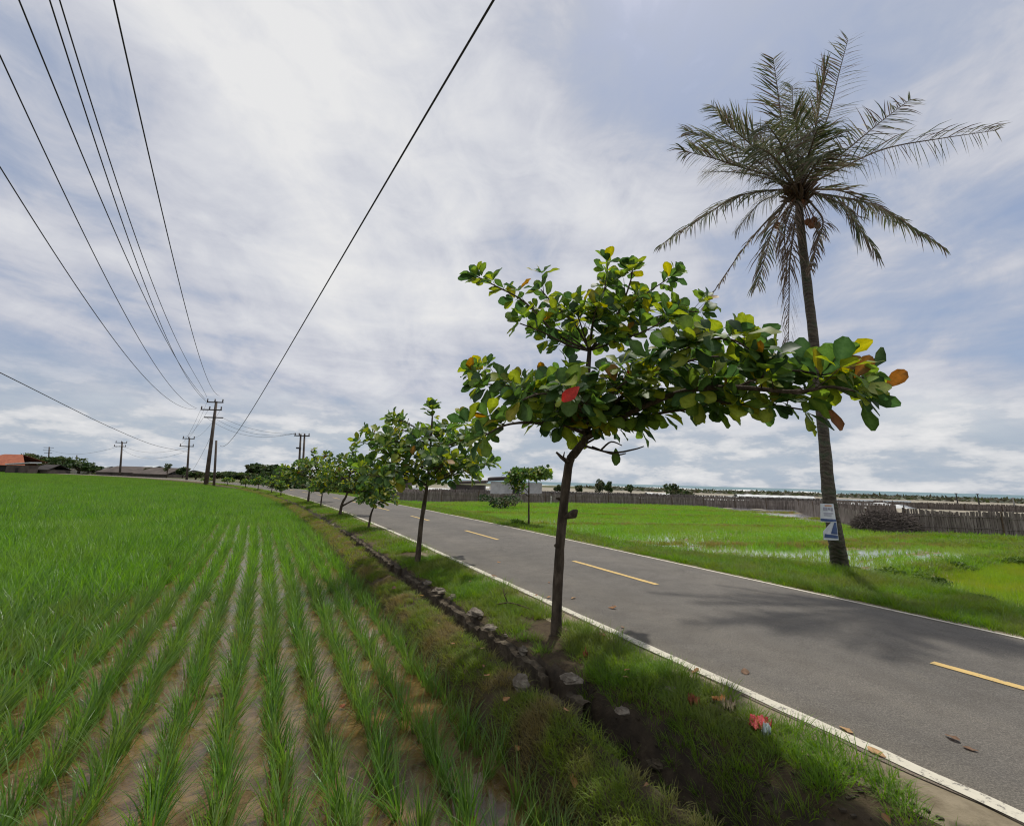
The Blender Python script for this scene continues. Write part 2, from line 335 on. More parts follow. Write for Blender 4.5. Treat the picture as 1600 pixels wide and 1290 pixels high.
# ------------------------------------------------------------------ ground, one sheet
def frange(a, b, st):
    n = max(1, int(round((b - a) / st))); return [a + (b - a) * k / n for k in range(n)]
def geo(a, b, f):
    out = []; x = a
    while x < b: out.append(x); x *= f
    return out
SL = frange(-60, -2, 4) + frange(-2, 9, .07) + frange(9, 26, .3) + frange(26, 90, 1.2) + frange(90, 400, 6) + geo(400, 9000, 1.25) + [9000]
TL = [-x for x in geo(60, 9000, 1.35)[::-1]] + frange(-60, -8, 2.5) + frange(-8, -3, .35) + frange(-3, 1.7, .085) + frange(1.7, 3.5, .05) + frange(3.5, 7.9, 1.1) + frange(7.9, 12.6, .15) + frange(12.6, 60, 1.2) + geo(60, 9000, 1.25) + [9000]
def ground():
    v = []; f = []; mi = []
    ns, nt_ = len(SL), len(TL)
    for s in SL:
        for t in TL:
            x, y = W2(s, t); v.append((x, y, hgt(s, t)))
    for i in range(ns - 1):
        for j in range(nt_ - 1):
            f.append((i * nt_ + j, i * nt_ + j + 1, (i + 1) * nt_ + j + 1, (i + 1) * nt_ + j))
            t = (TL[j] + TL[j + 1]) / 2; s = (SL[i] + SL[i + 1]) / 2; x, y = W2(s, t)
            D = x * .361 + y * .933 - 280 - max(0.0, -60 - x) * 3
            if D > -14: k = 6
            elif y > 158 or (t < 0 and y > 146): k = 4
            elif t < 1.70: k = 0
            elif t < 2.17: k = 1
            elif t < 2.55 + (.28 * sm(4.6, 2.6, s) if s < 4.6 else 0): k = 2
            elif t < 3.2: k = 1
            elif t < 3.7: k = 3
            elif t < 7.7: k = 3
            elif t < 8.05: k = 3
            elif t - ve(s) < 10.3: k = 5
            elif y < 40 and x < 40: k = 0
            else: k = 7 if x > -20 else 4
            mi.append(k)
    me = bpy.data.meshes.new('ground'); me.from_pydata(v, [], f)
    for n in ('paddy_mud', 'verge_soil', 'ditch_soil', 'road_shoulder', 'land', 'grass_soil', 'wet_sand', 'pond_sand'): me.materials.append(MATS[n])
    me.polygons.foreach_set('material_index', mi); me.polygons.foreach_set('use_smooth', [True] * len(f))
    o = bpy.data.objects.new('ground', me); COL.objects.link(o); tag(o, kind='structure')
ground()

def strip(name, t0, t1, s0, s1, z, mat, step=1.0, crown=0.0, nt_=6, kind='structure', edge=0.0):
    mb = MB(); S = [s0]
    while S[-1] < s1: S.append(min(s1, S[-1] + (step if S[-1] < 60 else step * 5)))
    for s in S:
        for j in range(nt_ + 1):
            q = j / nt_; t = t0 + (t1 - t0) * q
            if edge and j in (0, nt_): t += edge * noise.noise(Vector((s * 2.3, t * 3, 1))) + edge * .6 * noise.noise(Vector((s * 9, t * 3, 5)))
            x, y = W2(s, t); mb.v.append((x, y, z + crown * (1 - (2 * q - 1) ** 2)))
    n = nt_ + 1
    for i in range(len(S) - 1):
        for j in range(nt_): mb.f.append((i * n + j, i * n + j + 1, (i + 1) * n + j + 1, (i + 1) * n + j))
    mb.m = [0] * len(mb.f); mb.c = [(0, 0, 0)] * len(mb.v)
    o = mb.build(name, mat, smooth=True)
    a = o.data.attributes.new('across', 'FLOAT', 'POINT'); a.data.foreach_set('value', [j / nt_ for _ in S for j in range(n)])
    return tag(o, kind=kind)
RT0, RT1 = 3.525, 7.90
def crown(t): return .05 * (1 - (2 * (t - RT0) / (RT1 - RT0) - 1) ** 2)
strip('road', RT0, RT1, -40, 300, .0, 'asphalt', .25, crown=.05, nt_=24, edge=.03)
def line(name, tc, w, s0, s1, mat, step=.15, edge=.012):
    mb = MB(); S = []; s = s0
    while s < s1: S.append(s); s += step if s < 30 else step * 12
    S.append(s1)
    for s in S:
        for q in (-1, 1):
            t = tc + q * w / 2 + edge * noise.noise(Vector((s * 5, q * 7, tc))); x, y = W2(s, t); mb.v.append((x, y, .005 + crown(t)))
    for i in range(len(S) - 1): mb.f.append((2 * i, 2 * i + 1, 2 * i + 3, 2 * i + 2))
    mb.m = [0] * len(mb.f); mb.c = [(0, 0, 0)] * len(mb.v)
    return mb
m1 = line('l', 3.595, .098, -40, 300, 'white_paint')
m1.build('white_edge_line', 'white_paint')['kind'] = 'structure'
m2 = line('l', 7.80, .085, -40, 300, 'white_paint')
m2.build('white_edge_line', 'white_paint')['kind'] = 'structure'
md = MB()
k = -6
for k in range(-6, 40):
    s0 = 5.61 + k * 5.66   # a dash starts every 5.66 m
    b = line('d', 5.69, .10, s0, s0 + 2.25, 'yellow_paint'); n = len(md.v)
    md.v += b.v; md.c += b.c; md.f += [tuple(i + n for i in f) for f in b.f]; md.m += b.m
o = md.build('yellow_centre_line', 'yellow_paint'); o['kind'] = 'structure'

# water in the paddies: sheets lying just under the mud ridges
def quadsheet(name, pts, z, mat, kind='structure'):
    mb = MB(); mb.add([(p[0], p[1], z) for p in pts], [tuple(range(len(pts)))]); return tag(mb.build(name, mat), kind=kind)
wl = [W2(s, 1.80) for s in (-20, 0, 10, 20, 35, 50, 70, 90, 120, 140)]
quadsheet('paddy_water', wl + [(-300, 150), (-300, -10)], -.350, 'still_water')
wr = [W2(s, 10.33) for s in (60, 45, 30, 20, 10, 0, -10)]
quadsheet('paddy_water', [wr[0]] + [(30, 42), (40, 20), (40, -5)][::1] + wr[::-1][:-1], -.335, 'still_water')
sea = MB(); sea.add([(-9000, 200, -1.5), (9000, 200, -1.5), (12000, 14000, -1.5), (-12000, 14000, -1.5)], [(0, 1, 2, 3)])
sea.add([(150, -9000, -1.5), (9000, -9000, -1.5), (9000, 200, -1.5), (150, 200, -1.5)], [(0, 1, 2, 3)])
tag(sea.build('sea', 'sea_water'), kind='structure')

# ------------------------------------------------------------------ instanced ground cover
def blade(mb, base, az, L, w, lean, curl, seg=4, shade=0.5, tw=0.0):
    """thin bent blade"""
    d = Vector((math.cos(az), math.sin(az), 0)); sd = Vector((-math.sin(az + tw), math.cos(az + tw), 0))
    p = Vector(base); ang = lean; vs = []
    for k in range(seg + 1):
        q = k / seg; ww = w * (1 - q ** 1.7) * (.6 + .4 * min(1, q * 4))
        if k == seg: vs.append(p.copy())
        else: vs += [p - sd * ww / 2, p + sd * ww / 2]
        p = p + (d * math.sin(ang) + Vector((0, 0, 1)) * math.cos(ang)) * (L / seg); ang += curl / seg
    fs = [(2 * k, 2 * k + 1, 2 * k + 3, 2 * k + 2) for k in range(seg - 1)] + [(2 * seg - 2, 2 * seg - 1, 2 * seg)]
    mb.add(vs, fs, (shade, shade, shade))
def tuft_mesh(name, mat, nb, L, w, spread, lean, curl, seg, seed, Lv=.3, wind=0.0):
    r = random.Random(seed); mb = MB()
    for _ in range(nb):
        az = r.uniform(0, 6.283); q = r.random() ** .5
        base = (math.cos(az) * spread * q, math.sin(az) * spread * q, -.03)
        a2 = az + r.gauss(0, .6)
        if wind: 
            vx, vy = math.cos(a2) + wind[0] * r.random() * 2, math.sin(a2) + wind[1] * r.random() * 2; a2 = math.atan2(vy, vx)
        blade(mb, base, a2, L * r.uniform(1 - Lv, 1 + Lv * .5), w * r.uniform(.7, 1.2), lean * (.3 + q) * r.uniform(.5, 1.3), curl * r.uniform(.3, 1.6), seg, r.random(), r.gauss(0, .5))
    me = bpy.data.meshes.new(name); me.from_pydata(mb.v, [], mb.f); me.materials.append(MATS[mat])
    a = me.attributes.new('shade', 'FLOAT', 'POINT'); a.data.foreach_set('value', [c[0] for c in mb.c])
    return me
def collection(name, meshes):
    c = bpy.data.collections.new(name)
    for k, me in enumerate(meshes):
        o = bpy.data.objects.new('%s_%02d' % (name, k), me); c.objects.link(o)
    return c
def scatter(name, pts, coll, label=None):
    """pts: (x,y,z, rx,ry,rz, scale, idx) -> ONE object whose points carry the tufts"""
    me = bpy.data.meshes.new(name); me.from_pydata([p[:3] for p in pts], [], [])
    a = me.attributes.new('rot', 'FLOAT_VECTOR', 'POINT'); a.data.foreach_set('vector', [q for p in pts for q in p[3:6]])
    a = me.attributes.new('scl', 'FLOAT', 'POINT'); a.data.foreach_set('value', [p[6] for p in pts])
    a = me.attributes.new('pick', 'INT', 'POINT'); a.data.foreach_set('value', [p[7] for p in pts])
    o = bpy.data.objects.new(name, me); COL.objects.link(o); tag(o, label, kind='stuff')
    g = bpy.data.node_groups.new(name, 'GeometryNodeTree')
    g.interface.new_socket('Geometry', in_out='INPUT', socket_type='NodeSocketGeometry'); g.interface.new_socket('Geometry', in_out='OUTPUT', socket_type='NodeSocketGeometry')
    N = g.nodes; L = g.links
    gi = N.new('NodeGroupInput'); go = N.new('NodeGroupOutput'); ip = N.new('GeometryNodeInstanceOnPoints'); ci = N.new('GeometryNodeCollectionInfo')
    ci.inputs['Collection'].default_value = coll; ci.inputs['Separate Children'].default_value = True; ci.inputs['Reset Children'].default_value = True
    def na(nm, ty):
        n = N.new('GeometryNodeInputNamedAttribute'); n.data_type = ty; n.inputs['Name'].default_value = nm
        return next(x for x in n.outputs if x.enabled and x.name == 'Attribute')
    e2r = N.new('FunctionNodeEulerToRotation')
    L.new(na('rot', 'FLOAT_VECTOR'), e2r.inputs[0])
    L.new(gi.outputs[0], ip.inputs['Points']); L.new(ci.outputs[0], ip.inputs['Instance']); ip.inputs['Pick Instance'].default_value = True
    L.new(na('pick', 'INT'), ip.inputs['Instance Index']); L.new(e2r.outputs[0], ip.inputs['Rotation']); L.new(na('scl', 'FLOAT'), ip.inputs['Scale'])
    L.new(ip.outputs[0], go.inputs[0])
    md_ = o.modifiers.new('tufts', 'NODES'); md_.node_group = g
    return o

def inview(x, y, m=62):
    if y < -.5: return x * x + y * y < 9
    return abs(math.degrees(math.atan2(x, y + .6))) < m
WIND = (-.12, -.05)
near_c = collection('rice_near', [tuft_mesh('rt', 'rice_blade_dark', 34, .37, .0100, .036, .30, .70, 5, k, wind=WIND) for k in range(6)])
mid_c = collection('rice_mid', [tuft_mesh('rt', 'rice_blade', 20, .37, .016, .05, .32, .6, 3, 20 + k, wind=WIND) for k in range(5)])
far_c = collection('rice_far', [tuft_mesh('rt', 'rice_blade', 26, .40, .030, .18, .4, .6, 2, 40 + k, wind=WIND) for k in range(5)])
vfar_c = collection('rice_vfar', [tuft_mesh('rt', 'rice_blade', 60, .42, .09, .75, .35, .5, 1, 60 + k, wind=WIND) for k in range(5)])
P_near, P_mid, P_far, P_vfar = [], [], [], []
r = random.Random(3)
t = 1.60; row = 0
while t > -60:
    s = -3.0
    while s < 100:
        x, y = W2(s, t); d = math.hypot(x, y); lush = 1 + .42 * (1 - sm(-2.1, -.75, t)) + .12 * sm(5, 10, d)
        st = .135 if d < 9 else (.17 if d < 22 else .30)
        if d > 62: break
        if inview(x, y) and y < 150:
            ox = r.gauss(0, .028); oy = r.gauss(0, .022)
            x += ox; y += oy
            z = max(hgt(s, t), -.37)
            big = .92 + .16 * nz(x * .5, y * .5, 9) + r.uniform(-.12, .12)
            big *= lush
            if row == 0: big *= .92
            p = (x, y, z, r.gauss(0, .11), r.gauss(0, .11), r.uniform(-3.14, 3.14) if d < 22 else r.uniform(0, 6.28), big, r.randrange(5))
            miss = (r.random() < .05) and d < 10
            if d > .75 and not miss: (P_near if d < 9 else P_mid if d < 22 else P_far).append(p)
        s += st * r.uniform(.8, 1.2)
    t -= .325 if t > -14 else .34; row += 1
s = 0
x = -260.0
while x < 60:
    y = 0.0
    while y < 152:
        d = math.hypot(x, y)
        if d > 60 and inview(x, y, 60):
            ss, tt = ST(x, y)
            if tt < 1.2:
                P_vfar.append((x + r.uniform(-.5, .5), y + r.uniform(-.5, .5), -.36, 0, 0, r.uniform(-1, 1), r.uniform(.9, 1.15), r.randrange(5)))
        y += 1.25
    x += 1.25
scatter('rice_crop', P_near, near_c, 'knee high dark green rice planted in rows with muddy water between, nearest the camera')
scatter('rice_crop', P_mid + [], mid_c, 'green rice rows closing up a few steps further across the left field')
scatter('rice_crop', P_far, far_c, 'middle distance rice on the left field, rows merged to one green mass')
scatter('rice_crop', P_vfar, vfar_c, 'far part of the left rice field reaching the village')

# right-hand paddies
FEN = [(-9.5, 37.6), (-5.66, 39.1), (6.4, 43.8), (18.8, 44.6), (29.8, 42.6), (33.5, 38.0)]
ry_c = collection('rice_light', [tuft_mesh('rl', 'rice_young', 22, .27, .016, .07, .4, .7, 3, 80 + k, wind=WIND) for k in range(5)])
ryf_c = collection('rice_light_far', [tuft_mesh('rl', 'rice_young', 34, .28, .034, .26, .4, .6, 2, 90 + k, wind=WIND) for k in range(5)])
nu_c = collection('nursery', [tuft_mesh('nu', 'nursery_blade', 60, .14, .009, .20, .3, .5, 2, 100 + k, wind=WIND) for k in range(4)])
Pa, Pb, Pn = [], [], []
WC = gnd(1395, 866, -.34); WD = gnd(1235, 866, -.34); print('wet', WC, WD)
def nursery(s, t): return 1.2 < s < min(5.1, 3.0 + .5 * (t - 10.2)) and t > 10.7 + ve(s)
t = 10.5; row = 0
bunds_t = []
while t < 60:
    s = -4.0
    while s < 48:
        x, y = W2(s, t); d = math.hypot(x, y)
        far = d > 26
        sp = .17 if not far else .42
        ok = inview(x, y, 56) and y < 44 and x < 34 and t > 10.45 + ve(s)
        if ok and y > 22.2 and x > 18.6 + max(0, y - 24.5) * .406 - .2: ok = False     # ground behind the near fence
        if ok and x > 18.6 and y > 22.2 - (x - 19.3) * .24: ok = False
        if ok:
            yl = 36.0
            for (a, b), (c, e) in zip(FEN, FEN[1:]):
                if a <= x <= c: yl = b + (e - b) * (x - a) / (c - a) - .4
            ok = y < yl
        if ok and nursery(s, t): ok = False
        if ok:
            # bunds between the paddies and a sparse wet corner beside the palm
            ring = min(abs((s - .12 * t) % 9.0 - 1.2) if s > 8 else 9, 9)
            wet = (((x - WC.x) / 2.9) ** 2 + ((y - WC.y) / 1.25) ** 2 < 1 + .3 * nz(x, y)) or (((x - WD.x) / 1.2) ** 2 + ((y - WD.y) / .5) ** 2 < 1 + .3 * nz(x, y))
            spar = wet
            if spar and (row % 2 == 1 and t < 22 or r.random() < .12): ok = False
        if ok:
            p = (x + r.gauss(0, .02), y + r.gauss(0, .02), -.34, r.gauss(0, .06), r.gauss(0, .06), r.uniform(0, 6.28), r.uniform(.7, 1.15) * (.72 if spar else .85 + .35 * nz(x * .25, y * .4, 2)) * (.75 if d < 17 else 1), r.randrange(5))
            (Pb if far else Pa).append(p)
        s += sp * r.uniform(.85, 1.15)
    t += .31 if t < 22 else .36; row += 1
s = 1.2
while s < 7.4:
    t = 10.9
    while t < 26:
        x, y = W2(s, t)
        if inview(x, y, 56) and nursery(s, t): Pn.append((x + r.gauss(0, .05), y + r.gauss(0, .05), -.30, 0, 0, r.uniform(0, 6.28), r.uniform(.7, 1.2), r.randrange(4)))
        t += .20
    s += .20
scatter('rice_crop', Pa, ry_c, 'bright light green young rice right of the road, near part')
scatter('rice_crop', Pb, ryf_c, 'bright light green young rice stretching to the bamboo fence')
scatter('rice_seedlings', Pn, nu_c, 'yellow green seedling bed in the lower right corner of the right field')

# grass of the bund and the verges
gv = collection('verge_tufts', [tuft_mesh('vg', 'verge_grass', 30, .11 + .035 * (k % 3), .0060, .06, .5, 1.0, 3, 120 + k) for k in range(6)])
gb = collection('bund_tufts', [tuft_mesh('bg', 'bund_grass', 28, .085 + .03 * (k % 3), .0060, .055, .7, 1.2, 3, 140 + k) for k in range(6)])
gf = collection('verge_far', [tuft_mesh('vf', 'verge_grass', 30, .13, .013, .16, .5, .8, 2, 160 + k) for k in range(5)])
gw = collection('bund_far', [tuft_mesh('vf', 'bund_grass', 30, .11, .013, .16, .5, .8, 2, 170 + k) for k in range(5)])
Pv, Pbn, Pvf, Pbf = [], [], [], []
def fill(t0, t1, s0, s1, step, near_l, far_l, nd, thin, scl=1.0, edge=None):
    s = s0
    while s < s1:
        far = s > nd; st = step * (1 if not far else 2.4)
        t = t0
        while t < t1:
            ss = s + r.uniform(-.5, .5) * st; tt = t + r.uniform(-.5, .5) * st
            x, y = W2(ss, tt)
            if inview(x, y, 58):
                dens = nz(x * 1.3, y * 1.3, 4) + .5 * nz(x * 4, y * 4, 8)
                e = min(tt - t0, t1 - tt) / .25
                if dens > thin - .0 and r.random() < .3 + e:
                    z = hgt(ss, tt)
                    q = (x, y, z, r.gauss(0, .1), r.gauss(0, .1), r.uniform(0, 6.28), scl * r.uniform(.6, 1.25) * (1 + .5 * max(0, dens)), r.randrange(5))
                    (far_l if far else near_l).append(q)
            t += st
        s += st
fill(1.66, 2.17, -1, 60, .040, Pbn, Pbf, 10, -.40, .85)
fill(2.60, 3.46, 4.2, 90, .050, Pv, Pvf, 11, -.32, .95)
fill(2.74, 3.46, -1, 4.2, .050, Pv, Pvf, 11, -.28, .9)
fill(2.30, 2.9, -1, 4.4, .055, Pv, Pvf, 11, -.10, .8)
fill(8.0, 10.45, -2, 80, .075, Pv, Pvf, 9, -.7, 1.15)
fill(10.3, 12.0, -2, 1.2, .09, Pv, Pvf, 9, -.8, 1.3)
for k in range(5200):
    s_ = r.uniform(1.5, 9.5); t_ = r.uniform(10.2, 12.3)
    if t_ < 10.55 + ve(s_):
        x, y = W2(s_, t_); Pv.append((x, y, hgt(s_, t_), 0, 0, r.uniform(0, 6.28), r.uniform(.8, 1.7), r.randrange(5)))
# weedy bunds running through the right fields
def bundline(a, b, w, near_l, scl=1.3, n=None):
    a = Vector(a); b = Vector(b); L = (b - a).length; n = n or int(L * 16 * max(1, w / .25))
    for _ in range(n):
        q = r.random(); p = a + (b - a) * q + Vector((r.gauss(0, w / 2), r.gauss(0, w / 2)))
        near_l.append((p.x, p.y, -.27 + r.uniform(-.03, .05), 0, 0, r.uniform(0, 6.28), scl * r.uniform(.7, 1.4), r.randrange(5)))
bundline(W2(5.6, 13.0), W2(5.3, 34), .35, Pvf, 1.5)
bundline(W2(9.5, 15), W2(9.3, 34), .3, Pbf, 1.3)
bundline((16, 17.5), (40, 14.5), 1.3, Pvf, 1.5, 1500)
bundline((17, 20.0), (36, 18.5), .7, Pvf, 1.6, 900)
for k in range(4):
    a = W2(11.5 + 7 * k, 10.6); b = (26 - k, 19.0 + 6.0 * k); bundline(a, b, .22, Pbf, 1.2)
bundline(W2(1.0, 10.6), W2(.6, 30), .3, Pvf, 1.4)
scatter('verge_grass', Pv, gv, 'short green grass on the road verges')
scatter('bund_grass', Pbn, gb, 'dry and green weeds on the earth bund beside the ditch')
scatter('verge_grass', Pvf, gf, 'grass along the distant verges and field bunds')
scatter('bund_grass', Pbf, gw, 'yellowish grass on the distant bunds')

# ------------------------------------------------------------------ leaves and trees
GREENS = [((.030, .066, .020), 3), ((.055, .105, .024), 4), ((.105, .165, .028), 3.6), ((.175, .215, .030), 2.3), ((.21, .20, .02), .5), ((.20, .11, .02), .12)]
def pick_green(rr, warm=1.0):
    w = [q * (warm if k > 2 else 1) for k, (c, q) in enumerate(GREENS)]
    c = rr.choices([g[0] for g in GREENS], w)[0]; f = rr.uniform(.8, 1.2)
    return tuple(q * f for q in c)
def leaf(mb, p, d, up, L, Wd, col, bend=.35, fold=.25, seg=5):
    """obovate leaf: narrow at the stalk, widest past the middle"""
    d = d.normalized(); sd = d.cross(up)
    if sd.length < .01: sd = d.cross(Vector((1, 0, 0)))
    sd.normalize(); n = sd.cross(d).normalized(); vs = []; p = Vector(p)
    prof = [.10, .42, .78, 1.0, .86, .25] if seg == 5 else [.1, .7, 1.0, .3]
    for k in range(seg + 1):
        w = Wd / 2 * prof[k]; a = -bend * k / seg
        dd = d * math.cos(a) + n * math.sin(a); nn = n * math.cos(a) - d * math.sin(a)
        lift = nn * (fold * w + (.16 * w * math.sin(k * 2.1 + L * 90)) * (1 if seg == 5 else 0))
        vs += [p - sd * w + lift, p, p + sd * w + lift]
        p = p + dd * (L / seg) * (1.0 if k else .8)
    fs = []
    for k in range(seg):
        a = 3 * k; fs += [(a, a + 1, a + 4, a + 3), (a + 1, a + 2, a + 5, a + 4)]
    rib = tuple(q * 1.45 + .012 for q in col); e2 = tuple(q * (.80 + .3 * ((L * 977) % 1)) for q in col)
    mb.add(vs, fs, [c for k in range(seg + 1) for c in (e2 if k > seg - 2 else col, rib, col)])
def rosette(mb, p, d, L, rr, n=7, warm=1.0, droop=.15, seg=5, cols=None):
    d = d.normalized(); a = d.cross(Vector((0, 0, 1)) if abs(d.z) < .9 else Vector((1, 0, 0))).normalized(); b = d.cross(a)
    ph = rr.uniform(0, 6.28)
    for k in range(n):
        q = ph + 6.283 * k / n + rr.gauss(0, .2); open_ = rr.uniform(.55, 1.35)
        dd = d * math.cos(open_) + (a * math.cos(q) + b * math.sin(q)) * math.sin(open_) + Vector((0, 0, -droop * rr.random() * 1.5))
        l = L * rr.uniform(.6, 1.15)
        c = cols[rr.randrange(len(cols))] if cols and rr.random() < .5 else pick_green(rr, warm)
        leaf(mb, Vector(p) + dd * .03, dd, d + Vector((0, 0, .6)) + Vector((rr.gauss(0, .25), rr.gauss(0, .25), 0)), l, l * rr.uniform(.54, .70), c, rr.uniform(-.1, .7), rr.uniform(.0, .4), seg)
def interp(pts, n):
    out = []; m = len(pts) - 1
    for k in range(n + 1):
        u = k / n * m; i = min(int(u), m - 1); q = u - i
        p0 = pts[max(i - 1, 0)]; p1 = pts[i]; p2 = pts[i + 1]; p3 = pts[min(i + 2, m)]
        out.append(.5 * ((2 * p1) + (p2 - p0) * q + (2 * p0 - 5 * p1 + 4 * p2 - p3) * q * q + (3 * p1 - p0 - 3 * p2 + p3) * q ** 3))
    return out
def limb(wood, crown, pts, r0, r1, L, rr, leaves=1.0, start=.35, step=.16, sub=.22, warm=1.0, nl=7, seg=5):
    """a branch with side shoots that end in leaf rosettes"""
    P = interp([Vector(p) for p in pts], max(6, len(pts) * 4)); n = len(P)
    wood.tube(P, [r0 + (r1 - r0) * k / (n - 1) for k in range(n)], 6, .2)
    tot = sum((P[k + 1] - P[k]).length for k in range(n - 1)); acc = 0; nxt = tot * start
    for k in range(n - 1):
        sg = P[k + 1] - P[k]; acc += sg.length
        while acc > nxt:
            nxt += step * rr.uniform(.6, 1.3)
            if rr.random() > leaves: continue
            d = sg.normalized(); sd = d.cross(Vector((0, 0, 1))).normalized() * rr.choice((-1, 1))
            v = (d * rr.uniform(.2, .9) + sd * rr.uniform(.3, 1.1) + Vector((0, 0, rr.uniform(-.35, .8)))).normalized()
            l = sub * rr.uniform(.35, 1.3); q = P[k] + v * l
            wood.tube([P[k], P[k] + v * l * .5 + Vector((0, 0, -.01)), q], [r1 * .8, r1 * .55, r1 * .4], 4)
            rosette(crown, q, v + Vector((0, 0, .3)), L, rr, rr.randint(nl - 2, nl + 1), warm, seg=seg)
    rosette(crown, P[-1], (P[-1] - P[-2]).normalized() + Vector((0, 0, .25)), L, rr, nl + 1, warm, seg=seg)

def px(*a): return [at(*q) for q in a]
# the near tree ------------------------------------------------------
b0 = at(869, 990, 5.39); b0.z = -.06
near = empty('almond_tree', b0, 'nearest broad-leaved young tree on the left verge, long leafy limb reaching right over the road', 'tree', 'young trees along the left verge')
tr, cw = MB(), MB(); rr = random.Random(11)
TP = [b0 + Vector((0, 0, -.12)), b0 + Vector((0, 0, .08))] + px((871, 930, 5.38), (876, 840, 5.36), (884, 760, 5.35), (890, 720, 5.34), (902, 703, 5.30), (915, 684, 5.25), (920, 655, 5.2))
P = interp(TP, 40); tr.tube(P, [(.072 if k < 2 else .060 - .011 * k / 30 if k < 30 else .049 - .018 * (k - 30) / 10) for k in range(41)], 14, .22)
tr.tube(interp(px((920, 658, 5.2), (918, 600, 5.2), (921, 548, 5.2)), 8), [.04 - .002 * k for k in range(9)], 8, .2)
tr.tube(px((888, 722, 5.33), (877, 714, 5.2), (869, 706, 5.2)), [.03, .02, .012], 6); tr.tube(px((880, 716, 5.2), (882, 706, 5.15)), [.012, .006], 5)
tr.tube(px((886, 806, 5.33), (897, 802, 5.25), (901, 797, 5.22)), [.04, .045, .02], 8, .5); tr.tube(px((873, 853, 5.36), (868, 852, 5.3)), [.03, .02], 6)
tr.tube(px((876, 780, 5.36), (869, 778, 5.35)), [.02, .012], 6)
L0 = .205
for pts, r0, kw in [
    (px((921, 548, 5.2), (870, 522, 5.2), (820, 472, 5.3), (775, 447, 5.3), (745, 432, 5.35)), .016, dict(start=.42, step=.17, sub=.13)),
    (px((921, 548, 5.2), (890, 540, 5.1), (850, 520, 5.0), (812, 505, 4.95)), .014, dict(start=.3, step=.18, sub=.14)),
    (px((921, 548, 5.2), (897, 505, 5.3), (862, 472, 5.5), (845, 452, 5.5)), .014, dict(start=.3, step=.14)),
    (px((921, 548, 5.2), (930, 490, 5.2), (945, 450, 5.2), (950, 410, 5.2)), .014, dict(start=.2, step=.13)),
    (px((921, 548, 5.2), (960, 500, 5.3), (1000, 465, 5.4), (1045, 435, 5.5)), .016, dict(start=.25, step=.12)),
    (px((921, 548, 5.2), (960, 520, 5.3), (1010, 500, 5.4), (1062, 487, 5.4), (1095, 488, 5.4)), .014, dict(start=.2, step=.12, sub=.18)),
    (px((921, 548, 5.2), (925, 510, 4.9), (932, 480, 4.65)), .014, dict(start=.2, step=.12)),
    (px((921, 548, 5.2), (965, 490, 5.1), (985, 440, 5.0), (988, 418, 5.0)), .014, dict(start=.3, step=.13)),
    (px((921, 548, 5.2), (880, 520, 5.5), (860, 510, 5.8)), .012, dict(start=.2, step=.14)),
    (px((919, 664, 5.2), (870, 640, 5.35), (810, 612, 5.55), (765, 590, 5.7), (738, 580, 5.75)), .024, dict(start=.25, step=.105, sub=.26)),
    (px((919, 660, 5.2), (860, 630, 5.05), (800, 605, 4.95), (755, 600, 4.9)), .022, dict(start=.2, step=.11, sub=.25)),
    (px((917, 678, 5.2), (878, 664, 4.8), (830, 660, 4.4), (790, 664, 4.2), (758, 680, 4.15)), .024, dict(start=.2, step=.11, sub=.2)),
    (px((918, 668, 5.2), (908, 640, 4.4), (893, 612, 3.75)), .024, dict(start=.2, step=.12, sub=.2)),
    (px((916, 684, 5.2), (985, 645, 4.7), (1065, 612, 4.1), (1150, 605, 3.65), (1240, 612, 3.25), (1295, 604, 3.15), (1340, 612, 3.08)), .036, dict(start=.12, step=.088, sub=.25, warm=1.15)),
    (px((1150, 605, 3.65), (1220, 580, 3.45), (1290, 585, 3.3), (1350, 590, 3.2)), .012, dict(start=.05, step=.08, sub=.16, warm=1.2)),
    (px((1065, 612, 4.1), (1140, 630, 3.8), (1200, 632, 3.6), (1255, 640, 3.45)), .012, dict(start=.1, step=.08, sub=.14)),
    (px((1040, 570, 4.0), (1090, 535, 3.6), (1140, 530, 3.4), (1170, 545, 3.3)), .012, dict(start=.1, step=.09, sub=.16, warm=1.2)),
    (px((918, 660, 5.2), (890, 630, 4.6), (850, 615, 4.2), (815, 625, 4.0)), .018, dict(start=.2, step=.10, sub=.2)),
    (px((918, 655, 5.2), (950, 620, 4.4), (985, 590, 3.9)), .018, dict(start=.2, step=.09, sub=.2, warm=1.2)),
    (px((921, 548, 5.2), (905, 500, 5.0), (895, 470, 4.9)), .012, dict(start=.2, step=.11)),
    (px((921, 548, 5.2), (1000, 520, 4.9), (1040, 500, 4.7)), .012, dict(start=.2, step=.11)),
    (px((918, 670, 5.2), (985, 608, 4.6), (1040, 570, 4.0), (1080, 540, 3.65)), .026, dict(start=.2, step=.10, sub=.2, warm=1.2)),
    (px((919, 665, 5.2), (1000, 600, 4.9), (1090, 560, 4.3), (1170, 562, 3.9)), .024, dict(start=.2, step=.10, sub=.2)),
    (px((918, 668, 5.2), (955, 640, 5.8), (1000, 606, 6.3)), .022, dict(start=.2, step=.11)),
    (px((917, 676, 5.2), (1000, 652, 4.8), (1070, 640, 4.45), (1125, 638, 4.15)), .022, dict(start=.15, step=.09, sub=.16)),
    (px((919, 660, 5.2), (885, 625, 5.8), (852, 590, 6.2)), .022, dict(start=.2, step=.11)),
    (px((918, 672, 5.2), (880, 668, 5.5), (835, 640, 5.8)), .02, dict(start=.2, step=.11)),
    (px((918, 640, 5.2), (945, 610, 4.9), (985, 585, 4.6)), .016, dict(start=.2, step=.11)),
    (px((918, 640, 5.2), (900, 610, 4.9), (860, 600, 4.6)), .016, dict(start=.2, step=.11)),
]: limb(tr, cw, pts, r0, .007, L0, rr, **kw)
